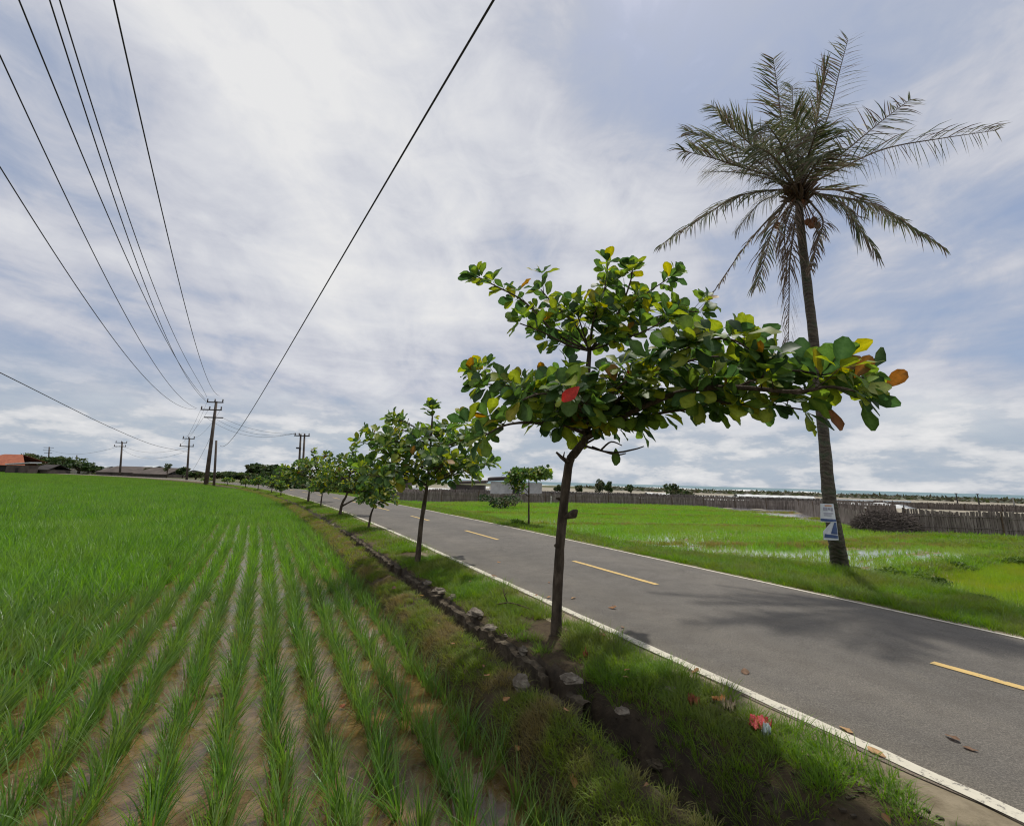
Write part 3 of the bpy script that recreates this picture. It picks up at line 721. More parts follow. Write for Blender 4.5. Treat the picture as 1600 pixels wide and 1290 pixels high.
# bare twigs and odd leaves under the crown
for q in [((912, 696, 5.2), (955, 707, 5.1), (990, 702, 5.0), (1006, 697, 5.0)), ((925, 698, 5.2), (960, 710, 5.1), (978, 708, 5.1)), ((917, 692, 5.2), (938, 680, 5.0), (945, 672, 5.0)), ((940, 702, 5.1), (955, 690, 5.1), (972, 696, 5.1))]:
    tr.tube(interp(px(*q), 8), [.014 - .001 * k for k in range(9)], 5, .2)
for (a, b_, y, dx, dz, c) in [(975, 662, 4.9, 1, -.35, (.10, .13, .02)), (962, 700, 5.1, -.05, -1, (.05, .09, .015)), (905, 604, 3.55, -.55, -.5, (.42, .035, .02)), (975, 592, 4.3, .6, .5, (.45, .06, .03)), (1292, 636, 3.4, .3, -.8, (.16, .07, .03)),
        (1282, 585, 3.2, -.2, .8, (.25, .22, .02)), (1335, 590, 3.15, .4, .6, (.17, .085, .022)), (1383, 606, 3.3, .5, .5, (.24, .10, .02)), (1310, 582, 3.3, .5, .4, (.15, .09, .022))]:
    leaf(cw, at(a, b_, y), Vector((dx, -.25, dz)), Vector((.1, -.9, .4)), L0 * 1.0, L0 * .52, c, .3, .2)
tr.build('trunk', 'bark', near, True); cw.build('crown', 'tree_leaf', near, True, tint=True)

def small_tree(base, top, width, trunk_h, seed, label, L=.2, group='young trees along the left verge', r=.045, fork=False, lean=(0, 0), layers=3, dens=1.0, name='almond_tree', flat=False, seg=5, warm=1.1):
    rr = random.Random(seed); base = Vector(base)
    root = empty(name, base, label, 'tree', group); tr, cw = MB(), MB()
    H = top - base.z; th = trunk_h
    ax = [base + Vector((0, 0, -.1)), base + Vector((lean[0] * .3, lean[1] * .3, th * .5)), base + Vector((lean[0], lean[1], th)), base + Vector((lean[0] * 1.1, lean[1], H * (.93 if not flat else .8)))]
    A = interp(ax, 16); tr.tube(A, [r * (1.25 if k == 0 else 1) * (1 - .75 * k / 16) for k in range(17)], 9, .35)
    for ly in range(layers):
        q = (ly + .15) / layers; z0 = th * .93 + (H - th) * q * .8
        c = base + Vector((lean[0], lean[1], z0)); n = int((7 - 1.2 * ly) * dens + 1)
        rad = width * (1 - .45 * q if not flat else 1) 
        ph = rr.uniform(0, 6.28)
        for k in range(n):
            a = ph + 6.283 * k / n + rr.gauss(0, .3); R_ = rad * rr.uniform(.65, 1.05)
            dz = rr.uniform(-.05, .22) * R_ if not flat else rr.uniform(-.1, .1) * R_
            e = c + Vector((math.cos(a) * R_, math.sin(a) * R_, dz + (H - th) * .12))
            mid = c + (e - c) * .5 + Vector((0, 0, rr.uniform(-.03, .08)))
            limb(tr, cw, [c - Vector((0, 0, .05)), mid, e], r * .35, .006, L, rr, start=.3, step=max(.12, L * .62) / dens, sub=L * 1.0, warm=warm, nl=6, seg=seg)
    if not flat: limb(tr, cw, [A[-2], A[-1] + Vector((0, 0, .02)), A[-1] + Vector((rr.gauss(0, .05), 0, H * .07))], r * .3, .006, L, rr, start=.1, step=.12, sub=L)
    if fork:
        p0 = base + Vector((0, 0, th * .35)); pts = [p0, p0 + Vector((.35, .1, .22)), p0 + Vector((.75, .1, .45)), p0 + Vector((.95, .05, .9))]
        limb(tr, cw, pts, r * .6, .02, L, rr, start=.65, step=.14, sub=L)
    tr.build('trunk', 'bark', root, True); cw.build('crown', 'tree_leaf', root, True, tint=True)
    return root
def zt(px_, py_, y): return at(px_, py_, y).z
def base_at(px_, py_, z=-.05):
    p = gnd(px_, py_, z); return p
B = base_at(652, 880); t2 = small_tree(B, zt(655, 634, B.y), 1.68, zt(655, 745, B.y) + .0, 21, 'second tree from the camera on the left verge, rounded crown with one red leaf below', .2, r=.06, layers=4, dens=1.15, lean=(.1, 0))
q = MB()
B = base_at(575, 827); small_tree(B, zt(585, 742, B.y), .62, zt(585, 780, B.y), 22, 'small thin tree with bent trunk between second tree and forked tree', .2, r=.04, layers=3, lean=(.16, 0), dens=.9)
B = base_at(530, 806); small_tree(B, zt(550, 697, B.y), 1.55, zt(545, 765, B.y), 23, 'forked tree leaning on a side limb, third tall crown along the left verge', .21, r=.075, fork=True, layers=4, lean=(.25, 0))
B = base_at(501, 792); small_tree(B, zt(503, 735, B.y), .75, zt(503, 765, B.y), 24, 'low bushy sapling between the forked tree and the spreading tree', .18, r=.05, layers=3, seg=3)
B = base_at(481, 786); small_tree(B, zt(480, 708, B.y), 2.0, zt(480, 752, B.y), 25, 'wide spreading tree on the left verge in front of the double power pole', .25, r=.07, layers=4, seg=3)
B = base_at(826, 822, -.1); root = small_tree(B, zt(826, 719, B.y), .85, zt(826, 738, B.y), 26, 'single flat-topped small tree standing across the road at the right field', .21, group=None, r=.04, layers=1, flat=True, dens=2.0, lean=(-.03, 0), seg=3, warm=.7)
cwl = MB(); trl = MB(); rr = random.Random(5)
yy = B.y; limb(trl, cwl, px((826, 775, yy), (815, 768, yy - .1), (800, 760, yy - .15), (798, 752, yy)), .02, .008, .21, rr, start=.3, step=.07, sub=.3, warm=.6, nl=7, seg=3)
limb(trl, cwl, px((826, 770, yy), (818, 760, yy + .2), (808, 752, yy + .2)), .016, .008, .21, rr, start=.2, step=.08, sub=.3, warm=.6, nl=7, seg=3)
trl.build('branch', 'bark', root, True); cwl.build('side_crown', 'tree_leaf', root, True, tint=True)
SAP = [(410, 772, 742, .9), (392, 767, 741, .8), (377, 765, 744, .8), (364, 762, 742, 1.1), (350, 760, 744, 1.2), (420, 770, 748, .5)]
for k, (a, b_, tp, w) in enumerate(SAP):
    s_ = [46, 54, 62, 74, 88, 41][k]; x, y = W2(s_, 2.9)
    bz = Vector((x, y, -.06)); pp = proj(bz)
    lab = ['sapling nearest the rice edge in the far row, seen left of the spreading tree', 'second small sapling of the far row', 'third small sapling of the far row with pale leaves', 'fourth sapling of the far row, close to the power poles', 'farthest sapling of the row at the foot of the power poles', 'low sapling beside the rice edge, shortest of the far row'][k]
    small_tree(bz, zt(pp[0], tp + 6, y), w * .8, max(.5, zt(pp[0], tp, y) * .42), 40 + k, lab, .24, r=.05, layers=3, seg=3, dens=.8)

# ------------------------------------------------------------------ coconut palm
PY = 10.15
pb = gnd(1312, 886, -.06); print('palm', ST(pb.x, pb.y), hgt(*ST(pb.x, pb.y)))
palm = empty('coconut_palm', pb, 'tall coconut palm with ragged windblown fronds on the far side of the road', 'palm tree')
tr = MB()
TP = [pb + Vector((0, 0, -.15)), pb + Vector((0, 0, .15))] + px((1306, 840, PY), (1296, 780, PY), (1287, 680, PY), (1277, 590, PY), (1268, 500, PY), (1257, 410, PY), (1250, 345, PY), (1248, 305, PY))
P = interp(TP, 60)
rad = []
for k in range(61):
    q = k / 60; w = .190 - .060 * min(1, q * 2.2) - .045 * q + (.035 * max(0, 1 - q * 10)); rad.append(w * (1 + .03 * (k % 2)))
tr.tube(P, rad, 18, .12); tr.build('trunk', 'palm_bark', palm, True)
C0 = at(1249, 300, PY)
fib = MB(); rr = random.Random(4)
for k in range(40):
    a = rr.uniform(0, 6.28); h = rr.uniform(-.35, .15); d = Vector((math.cos(a), math.sin(a), .5 + rr.random()))
    p = C0 + Vector((math.cos(a) * .12, math.sin(a) * .12, h)); fib.tube([p, p + d * .22, p + d * .34 + Vector((0, 0, -.05))], [.05, .04, .012], 5, .3)
fib.build('frond_base', 'twig_bark', palm, True)
GF = [(.045, .062, .028), (.065, .085, .036), (.095, .112, .050), (.15, .155, .09), (.22, .215, .16)]
DF = [(.085, .060, .045), (.12, .09, .065), (.16, .125, .10)]
def frond(name, pts, wl, rr, dead=0.0, n=72, hang=.5, sweep=(-.25, 0), cut=0.0, oneside=0, tw=.0):
    mb = MB(); P = interp([Vector(p) for p in pts], n); m = len(P)
    col = (.09, .085, .045) if not dead else (.11, .08, .05)
    mb.tube(P[::2], [.028 * (1 - .9 * k / (m / 2)) + .003 for k in range(len(P[::2]))], 5, c=col)
    tot = sum((P[k + 1] - P[k]).length for k in range(m - 1))
    for k in range(int(m * .14), m):
        q = k / (m - 1); d = (P[min(k + 1, m - 1)] - P[max(k - 1, 0)]).normalized()
        sd = d.cross(Vector((0, 0, 1)))
        if sd.length < .15: sd = d.cross(Vector((0, 1, 0)))
        sd.normalize()
        if tw:
            s3 = d.cross(Vector((0, 1, 0))).normalized()
            if s3.dot(sd) < 0: s3 = -s3
            sd = (sd * (1 - tw) + s3 * tw).normalized()
        up = sd.cross(d).normalized()
        for sgn in (-1, 1):
            if oneside and sgn != oneside and rr.random() < .75: continue
            if rr.random() < cut: continue
            l = wl * 1.62 * (math.sin(math.pi * (.12 + .80 * q)) ** .6) * rr.uniform(.75, 1.1)
            if rr.random() < .2: l *= rr.uniform(.35, .8)
            v = (d * (.55 + .5 * q + rr.uniform(-.25, .3)) + sd * sgn * .9 + up * rr.uniform(-.3, .3) + Vector((sweep[0], sweep[1], 0)) * rr.random()).normalized()
            w = .029 * rr.uniform(.7, 1.2); base = P[k] + d * rr.uniform(-.02, .02); pts_ = []; p = base.copy(); g = hang * 1.3 * rr.uniform(.6, 1.6)
            for j in range(4):
                pts_.append(p.copy()); v = (v + Vector((0, 0, -g * (.18 + .32 * j / 3)))).normalized(); p = p + v * (l / 3)
            wd = v.cross(up); 
            if wd.length < .1: wd = Vector((1, 0, 0))
            wd = (wd.normalized() * .6 + up * .5 + d * .4).normalized()
            ww = [w * .6, w, w * .7]; vs = []
            for j in range(3): vs += [pts_[j] - wd * ww[j] / 2, pts_[j] + wd * ww[j] / 2]
            vs.append(pts_[3])
            c = rr.choice(DF) if rr.random() < dead else rr.choice(GF)
            mb.add(vs, [(0, 1, 3, 2), (2, 3, 5, 4), (4, 5, 6)], c)
    return mb.build(name, 'frond', palm, tint=True)
c = (1249, 300)
FR = [  # tip pixel+depth, mid pixel+depth, leaflet length, dead, kwargs
    ((1325, 62, PY + .6), (1296, 175, PY + .4), .62, .35, dict(tw=.75, hang=.28)),
    ((1208, 92, PY + .3), (1222, 190, PY + .2), .60, .2, dict(tw=.75, hang=.3)),
    ((1238, 135, PY + 1.6), (1240, 200, PY + 1.0), .60, .1, dict(tw=.75, hang=.35)),
    ((1422, 156, PY + .4), (1338, 222, PY + .3), .58, .4, dict(tw=.75, hang=.45)),
    ((1556, 204, PY - .3), (1385, 232, PY - .1), .52, .35, dict(tw=.4, hang=.8, cut=.2)),
    ((1474, 386, PY - .5), (1365, 320, PY - .3), .44, .35, dict(tw=.4, hang=.9)),
    ((1372, 398, PY - 1.0), (1318, 322, PY - .7), .50, .4, dict(hang=.7)),
    ((1034, 382, PY - .6), (1150, 308, PY - .4), .46, .3, dict(tw=.4, hang=.9)),
    ((1078, 207, PY + .3), (1160, 235, PY + .2), .66, .2, dict(tw=.75, hang=.5)),
    ((1068, 236, PY - 1.2), (1160, 262, PY - .8), .60, .3, dict(tw=.75, hang=.7)),
    ((1112, 165, PY + 1.6), (1180, 210, PY + 1.0), .60, .2, dict(tw=.75, hang=.4)),
    ((1098, 482, PY - .4), (1172, 375, PY - .3), .22, .8, dict(hang=.9, cut=.45)),
    ((1184, 446, PY - .9), (1208, 356, PY - .7), .50, .5, dict(hang=1.0, cut=.2)),
    ((1232, 532, PY - .2), (1234, 410, PY - .35), .52, 1.0, dict(hang=2.2, cut=.1)),
    ((1230, 440, PY - .5), (1226, 360, PY - .5), .48, 1.0, dict(hang=2.0, cut=.15)),
    ((1268, 420, PY - .9), (1286, 345, PY - .7), .34, .8, dict(hang=1.3, cut=.2)),
    ((1150, 360, PY + 1.5), (1190, 315, PY + 1.0), .40, .4, dict(hang=.9)),
    ((1196, 192, PY - 2.2), (1220, 225, PY - 1.3), .62, .1, dict(hang=.5)),
    ((1278, 200, PY - 2.0), (1268, 230, PY - 1.2), .62, .15, dict(hang=.5)),
    ((1178, 226, PY - 2.0), (1208, 245, PY - 1.2), .60, .15, dict(hang=.7)),
    ((1298, 236, PY - 2.0), (1280, 250, PY - 1.2), .58, .3, dict(hang=.8)),
    ((1240, 176, PY - 1.0), (1246, 215, PY - .6), .60, .1, dict(tw=.75, hang=.5)),
    ((1290, 108, PY - .8), (1276, 190, PY - .6), .55, .4, dict(hang=.4)),
    ((1330, 260, PY + 1.8), (1290, 262, PY + 1.1), .50, .3, dict(hang=.8)),
    ((1128, 190, PY - 1.0), (1180, 232, PY - .7), .62, .2, dict(tw=.75, hang=.6)),
    ((1105, 268, PY + .6), (1170, 272, PY + .4), .55, .3, dict(hang=.8)),
    ((1405, 345, PY + 1.2), (1320, 300, PY + .9), .44, .3, dict(hang=.9)),
]
for k, (tip, mid, wl, dead, kw) in enumerate(FR):
    rr = random.Random(200 + k); a = C0 + Vector((rr.gauss(0, .05), rr.gauss(0, .05), rr.uniform(-.05, .1)))
    M_ = at(*mid); T = at(*tip); q1 = a.lerp(M_, .5) + Vector((0, 0, .06)); q2 = M_.lerp(T, .5) + Vector((0, 0, .03 if k not in (13, 14) else 0))
    frond('frond', [a, q1, M_, q2, T], wl, rr, dead, **kw)
def ball(mb, c, r_, sx=1.0, sz=1.0, jit=.0, n=10, col=(0, 0, 0)):
    vs = []; c = Vector(c)
    for i in range(n + 1):
        th = math.pi * i / n
        for j in range(n): 
            ph = 2 * math.pi * j / n; d = Vector((math.sin(th) * math.cos(ph), math.sin(th) * math.sin(ph), math.cos(th)))
            vs.append(c + Vector((d.x * sx, d.y * sx, d.z * sz)) * r_ * (1 + jit * noise.noise(d * 1.7 + c * 3)))
    fs = [(i * n + j, i * n + (j + 1) % n, (i + 1) * n + (j + 1) % n, (i + 1) * n + j) for i in range(n) for j in range(n)]
    mb.add(vs, fs, col)
for (a, b_, dy) in [(1262, 347, -.35), (1272, 344, -.3), (1268, 352, -.45), (1277, 352, -.3), (1214, 352, -.5)]:
    mb = MB(); p = at(a, b_, PY + dy); ball(mb, p, .075, 1, 1.25, .1); mb.tube([p + Vector((0, 0, .09)), p.lerp(C0, .6) + Vector((0, 0, .05)), C0], [.012, .015, .02], 5)
    mb.build('coconut', 'coconut_husk', palm, True)

# posters wrapped on the palm trunk
def wrap(mb, cpx, cpy, w, h, shape, lift, mi, skew=0.0):
    """flat sheet bent a little round the trunk; shape = outline in 0..1"""
    c = at(cpx, cpy, PY - .235); n = 9
    X = Vector((1, 0, 0)); vs = []; fs = []
    def pt(u, v):
        a = (u - .5) * w; return c + Vector((a + skew * (v - .5), -lift + a * a * 1.6, (v - .5) * h))
    for (u0, v0, u1, v1, u2, v2, u3, v3) in shape:
        b = len(vs)
        for k in range(n + 1):
            q = k / n
            vs.append(pt(u0 + (u1 - u0) * q, v0 + (v1 - v0) * q)); vs.append(pt(u3 + (u2 - u3) * q, v3 + (v2 - v3) * q))
        for k in range(n): fs.append((b + 2 * k, b + 2 * k + 2, b + 2 * k + 3, b + 2 * k + 1))
    b = len(vs); vs2 = [v + Vector((0, .006, 0)) for v in vs]
    fs2 = [tuple(i + b for i in f[::-1]) for f in fs]
    mb.add(vs + vs2, fs + fs2, mi=mi)
rect = lambda a, b, c_, d: (a, b, c_, b, c_, d, a, d)
ps = MB(); wrap(ps, 1295, 801, .34, .38, [(0, 0, 1, 0, .93, 1, .1, 1)], 0, 0)
o = ps.build('poster', 'poster_white', loc=at(1295, 801, PY - .2)); tag(o, 'upper white poster with orange and grey lettering nailed to the palm trunk', 'poster')
for nm, mt, sh in [('lettering', 'poster_orange', [rect(.30, .86, .74, .93)]), ('lettering', 'poster_grey', [rect(.2, .62, .42, .80), rect(.47, .66, .60, .78), rect(.66, .60, .82, .78), rect(.2, .44, .8, .50), rect(.2, .34, .66, .38)]), ('blue_band', 'poster_blue', [(.01, .05, .99, .02, .98, .16, .02, .18)])]:
    q = MB(); wrap(q, 1295, 801, .34, .38, sh, .008, 0); oo = q.build(nm, mt); oo.parent = o; oo.location = -o.location
ps = MB(); wrap(ps, 1299, 828, .32, .40, [(0, .0, 1, 0, 1, .98, .62, .95), (0, 0, .02, .42, .62, .95, .8, .5)], 0, 0)
ps.v = [(a, b_, c_) for a, b_, c_ in ps.v]
o = ps.build('poster', 'poster_white', loc=at(1299, 828, PY - .2)); tag(o, 'lower torn poster of white and blue triangles curling off the palm trunk', 'poster')
q = MB(); wrap(q, 1299, 828, .32, .40, [(.44, .32, .94, .28, .94, .90, .78, .90), (.06, .12, .94, .08, .94, .24, .10, .30)], .009, 0); oo = q.build('blue_print', 'poster_blue'); oo.parent = o; oo.location = -o.location

# ------------------------------------------------------------------ power poles and wires
def pole(base, top, r0, r1, label, arms, lean=0.0, group='power poles', th=None, stub=False, name='power_pole'):
    root = empty(name, base, label, 'power pole', group); mb = MB(); top = Vector(top); base = Vector(base)
    mb.tube([base + Vector((0, 0, -.3)), base.lerp(top, .5), top], [r0, (r0 + r1) / 2, r1], 10); mb.build('shaft', 'pole_concrete', root, True)
    ax = Vector((math.cos(th or 0), math.sin(th or 0), 0))
    for (q, a0, a1, ins) in arms:
        c = base.lerp(top, q); mb = MB(); L = a1 - a0
        yv = Vector((-ax.y, ax.x, 0)); fr = c - yv * (r0 + .02)
        mb.box(fr + ax * (a0 + a1) / 2, (L, .14, .16), ax=(ax, yv, Vector((0, 0, 1)))); arm = mb.build('crossarm', 'dark_metal', root)
        for u in ins:
            m2_ = MB(); b = fr + ax * u; m2_.tube([b + Vector((0, 0, .08)), b + Vector((0, 0, .2)), b + Vector((0, 0, .32)), b + Vector((0, 0, .45)), b + Vector((0, 0, .5))], [.05, .11, .06, .11, .05], 8)
            oo = m2_.build('insulator', 'insulator'); oo.parent = arm; oo.location = Vector((0, 0, 0))
    return root
mb_ = gnd(322, 756, -.2); MY = 66.0
def pbase(px_, y, z=-.3):
    # foot of a pole standing y metres ahead, in line below image column px_
    r_ = ray(px_, 750); p = EYE + r_ * (y / r_.y); return Vector((p.x, y, z))
mp = pbase(323, MY); mt = at(338, 627, MY)
pole(mp, mt, .30, .17, 'tallest near power pole with three crossarms at the bend of the road', [(.985, -1.15, 1.25, (-1.1, 0, 1.15)), (.893, -1.9, 1.15, (-1.85, -.65, 1.05)), (.80, -1.25, 1.5, ())], th=0)
sp = pbase(336, 64); st_ = at(338, 688, 64); stub = pole(sp, st_, .17, .13, 'shorter bare pole without crossarms just right of the tallest pole', [])
p2 = pbase(292, 92); t2_ = at(296, 684, 92); pole(p2, t2_, .22, .14, 'mid distance pole with two crossarms left of the tallest pole', [(.98, -1.2, 1.2, (-1.1, 0, 1.1)), (.80, -1.7, 1.1, (-1.6, 1.0))])
p3 = pbase(186, 128); t3_ = at(191, 690, 128); pole(p3, t3_, .28, .18, 'distant two-armed pole above the dark roofs left of centre', [(.97, -1.6, 1.6, (-1.5, 0, 1.5)), (.86, -2.0, 1.3, (-1.9, 1.2))])
p4 = pbase(72, 190); t4_ = at(77, 698, 190); pole(p4, t4_, .3, .2, 'leftmost distant pole rising behind the village trees', [(.97, -2, 2.2, ()), (.86, -2.2, 1.2, ()), (.76, -1.6, 1.6, ())])
p5 = pbase(118, 200); t5_ = at(120, 711, 200); pole(p5, t5_, .3, .2, 'faint distant bare pole right of the village trees', [])
HY = 62
ha, hb = pbase(467, HY), pbase(473, HY); hta, htb = at(470, 678, HY), at(476, 678, HY)
root = empty('power_pole', ha, 'double pole of two shafts joined by one long crossarm behind the spreading tree', 'power pole', 'power poles')
for (b, t_) in ((ha, hta), (hb, htb)):
    m = MB(); m.tube([b, b.lerp(t_, .5), t_], [.17, .15, .12], 8); m.build('shaft', 'pole_concrete', root, True)
m = MB(); m.box((hta + htb) / 2 + Vector((0, -.16, -.25)), (2.1, .12, .14)); arm = m.build('crossarm', 'dark_metal', root)
for u in (-.95, -.4, .35, .95):
    m = MB(); b = (hta + htb) / 2 + Vector((u, -.16, -.18)); m.tube([b, b + Vector((0, 0, .15)), b + Vector((0, 0, .3))], [.05, .1, .04], 6); oo = m.build('insulator', 'insulator'); oo.parent = arm
m = MB(); m.box(ha.lerp(hta, .74) + Vector((-.1, -.2, 0)), (.55, .35, .2)); m.build('switch_box', 'dark_metal', root)

import numpy as np
def wire(phi, samples, yA, label, rad=.018, beyond=-25, group='overhead wires'):
    """a sagging wire in one vertical plane; samples are where it crosses the view"""
    A = at(samples[0][0], samples[0][1], yA); d = Vector((-math.sin(R(phi)), math.cos(R(phi)))); n = Vector((d.y, -d.x)); t = A.x * n.x + A.y * n.y
    S, Z, Wt = [], [], []
    for k, (a, b) in enumerate(samples):
        r_ = ray(a, b); lam = t / (r_.x * n.x + r_.y * n.y); q = EYE + r_ * lam
        S.append(q.x * d.x + q.y * d.y); Z.append(q.z); Wt.append(5 if k == 0 else lam ** -1 if lam > 0 else 0)
    co = np.polyfit(S, Z, 3 if len(S) > 4 else 2, w=[ (6 if k == 0 else 1.0 / max(5, S[k])* 30) for k in range(len(S))])
    s0 = S[0]; s1 = min(S); pts = []; N_ = 60
    sl = np.polyval(np.polyder(co), s1)
    for k in range(N_ + 1):
        s_ = s0 + (s1 - s0) * k / N_; pts.append(Vector((d.x * s_ + n.x * t, d.y * s_ + n.y * t, float(np.polyval(co, s_)))))
    z1 = pts[-1].z
    for s_ in (s1 - 6, s1 - 14, s1 + beyond): pts.append(Vector((d.x * s_ + n.x * t, d.y * s_ + n.y * t, z1 + float(sl) * (s_ - s1) * .8)))
    mb = MB(); mb.tube(pts, rad, 6); o = mb.build('overhead_wire', 'cable', smooth=True); tag(o, label, 'wire', group); return o, pts
wire(31, [(343, 618), (304, 531), (282, 447), (268, 400), (213, 149), (177, 0)], MY, 'rightmost of the upper wires, ending on the right end of the tallest pole')
wire(31, [(323, 620), (298, 571), (248, 473), (222, 400), (167, 229), (92, 0)], MY, 'right-hand wire of the close pair left of the rightmost wire')
wire(31, [(322, 627), (287, 579), (241, 488), (211, 400), (146, 211), (77, 0)], MY, 'left-hand wire of the close pair of upper wires')
wire(31, [(321, 624), (275, 559), (224, 459), (195, 400), (104, 180), (29, 0)], MY, 'upper wire leaving the photo at its top left corner')
wire(31, [(308, 638), (287, 625), (241, 568), (172, 445), (148, 400), (62, 223), (0, 86)], MY, 'upper one of the two wires leaving the left edge of the photo high up')
wire(31, [(306, 639), (287, 637), (258, 620), (229, 591), (172, 522), (87, 400), (0, 260)], MY, 'lower one of the two wires leaving the left edge of the photo high up', rad=.016)
wire(35, [(344, 696), (373, 671), (400, 628), (444, 560), (544, 385), (680, 153), (772, 0)], 64, 'thick single cable crossing the middle of the sky from the bare pole', rad=.022)
def sag(a, b, sg, label, rad=.02, group='overhead wires'):
    a, b = Vector(a), Vector(b); pts = [a.lerp(b, k / 24) + Vector((0, 0, -sg * 4 * (k / 24) * (1 - k / 24))) for k in range(25)]
    mb = MB(); mb.tube(pts, rad, 5); return tag(mb.build('overhead_wire', 'cable', smooth=True), label, 'wire', group)
mb = MB(); hp = [at(295, 706, 92), at(244, 696, 70), at(172, 667, 48), at(0, 582, 24)]; d_ = hp[-1] - hp[-2]; hp.append(hp[-1] + d_ * 1.0)
mb.tube(interp(hp, 40), .024, 6); tag(mb.build('overhead_wire', 'cable', smooth=True), 'low cable crossing the left edge of the photo just above the village', 'wire', 'overhead wires')
A1 = lambda q, u, b=mp, t=mt: b.lerp(t, q) + Vector((u, -.3, .4))
for k, (u, v, q) in enumerate([(-1.85, -1.6, .893), (-.65, -1.1, .893), (-1.1, 0, .985), (1.15, 1.1, .893)]):
    sag(A1(q, u), p2.lerp(t2_, .97 if k > 0 else .8) + Vector((v, -.2, .4)), 1.1, ['leftmost', 'second', 'third', 'rightmost'][k] + ' of the thin wires between the tallest pole and the pole behind it', .014)
for k, (u, q) in enumerate([(-1.0, .80), (.3, .79), (1.4, .80)]):
    sag(A1(q, u, ) - Vector((0, 0, .4)), (hta + htb) / 2 + Vector((-.95 + .6 * k, -.2, .1)), 1.5 - .35 * k, ['lowest', 'middle', 'topmost'][k] + ' of the thin wires from the tallest pole to the double pole', .016)
sag(mp.lerp(mt, .62), p2 + Vector((.4, 0, 1.5)), .6, 'slack stay wire slanting down behind the tallest pole', .018)
sag(p2.lerp(t2_, .8), p3.lerp(t3_, .9), 1.6, 'upper slack wire between the two mid distance poles', .022)
sag(p2.lerp(t2_, .72), p3.lerp(t3_, .8), 2.2, 'lower slack wire between the two mid distance poles', .022)
sag(p3.lerp(t3_, .9), p4.lerp(t4_, .9), 2.2, 'faint far wire running on to the leftmost distant pole', .03)

# ------------------------------------------------------------------ background vegetation
BG = [(.018, .040, .012), (.03, .062, .016), (.05, .085, .022), (.075, .105, .035), (.09, .09, .045)]
def bushy(name, base, w, h, label, cat, seed, leafsz=.3, n=900, trunk=True, cols=BG, group=None, clumps=9, flat=.6, depth=None):
    rr = random.Random(seed); base = Vector(base); root = empty(name, base, label, cat, group)
    cw = MB(); tk = MB(); th = h * (.42 if trunk else .05)
    cl = []
    for k in range(clumps):
        a = rr.uniform(0, 6.28); q = rr.random() ** .5; rad = rr.uniform(.24, .42)
        cz = th + (h - th) * rr.uniform(.12, .8); cl.append((Vector((math.cos(a) * q * w * .36, math.sin(a) * q * (depth or w) * .36, cz)), rad * w * .62, rad * (h - th) * .75, rr.choice(cols)))
    for _ in range(n):
        c, ra, rz, col = rr.choice(cl); v = Vector((rr.gauss(0, 1), rr.gauss(0, 1), rr.gauss(0, 1))).normalized() * rr.uniform(.55, 1.05)
        p = base + c + Vector((v.x * ra, v.y * ra, v.z * rz)); 
        if p.z < base.z + .02: continue
        u = Vector((rr.gauss(0, 1), rr.gauss(0, 1), rr.gauss(0, .6))).normalized(); s2 = u.cross(Vector((rr.gauss(0, 1), rr.gauss(0, 1), rr.gauss(0, 1)))).normalized(); L = leafsz * rr.uniform(.5, 1.3)
        f = rr.uniform(.75, 1.25); cc = tuple(q * f for q in (col if rr.random() < .7 else rr.choice(cols)))
        cw.add([p - u * L * .5, p + s2 * L * .28, p + u * L * .5, p - s2 * L * .28], [(0, 1, 2, 3)], cc)
    if trunk:
        tk.tube([base + Vector((0, 0, -.2)), base + Vector((w * .02, 0, th)), base + Vector((0, 0, h * .8))], [w * .035 + .05, w * .028 + .03, .02], 7, .2)
        for c, ra, rz, _c in cl[:6]: tk.tube([base + Vector((0, 0, th * .8)), base + c], [w * .02 + .02, .015], 5)
        tk.build('trunk', 'bark', root, True)
    else:
        for c, ra, rz, _c in cl[:6]: tk.tube([base + Vector((0, 0, -.1)), base + c], [w * .012 + .01, .008], 5)
        tk.build('stem', 'bark', root, True)
    cw.build('crown' if trunk else 'foliage', 'bush_leaf', root, tint=True); return root
def pos(px_, y, z=-.3): return pbase(px_, y, z)
def hz(py, px_, y): return at(px_, py, y).z + .3
# village trees at left
for k, (a, y, wpx, top, lb) in enumerate([
    (30, 178, 45, 707, 'dark flat-topped village tree above the red roof at the far left'),
    (54, 176, 30, 712, 'small dark tree squeezed behind the red roof ridge'),
    (95, 160, 60, 713, 'wide rounded village tree left of the bare distant pole'),
    (80, 172, 40, 716, 'dense tree at the gable end of the red roofed house'),
    (120, 150, 42, 722, 'low spreading tree just left of the dark barn roofs'),
    (135, 165, 34, 728, 'tiny tree peeping over the dark barn roofs'),
    (232, 150, 22, 731, 'small round tree in front of the long dark roof'),
    (284, 140, 20, 730, 'small bushy tree left of the two-armed mid pole')]):
    w = wpx * y / 700; bushy('village_tree', pos(a, y), w, hz(top, a, y), lb, 'tree', 300 + k, leafsz=1.1, n=700, group='village trees')
mt_ = pos(259, 135); bushy('umbrella_tree', mt_, 2.3, hz(723, 259, 135), 'thin tree with a small umbrella shaped top against the sky', 'tree', 320, .5, 260, clumps=5)
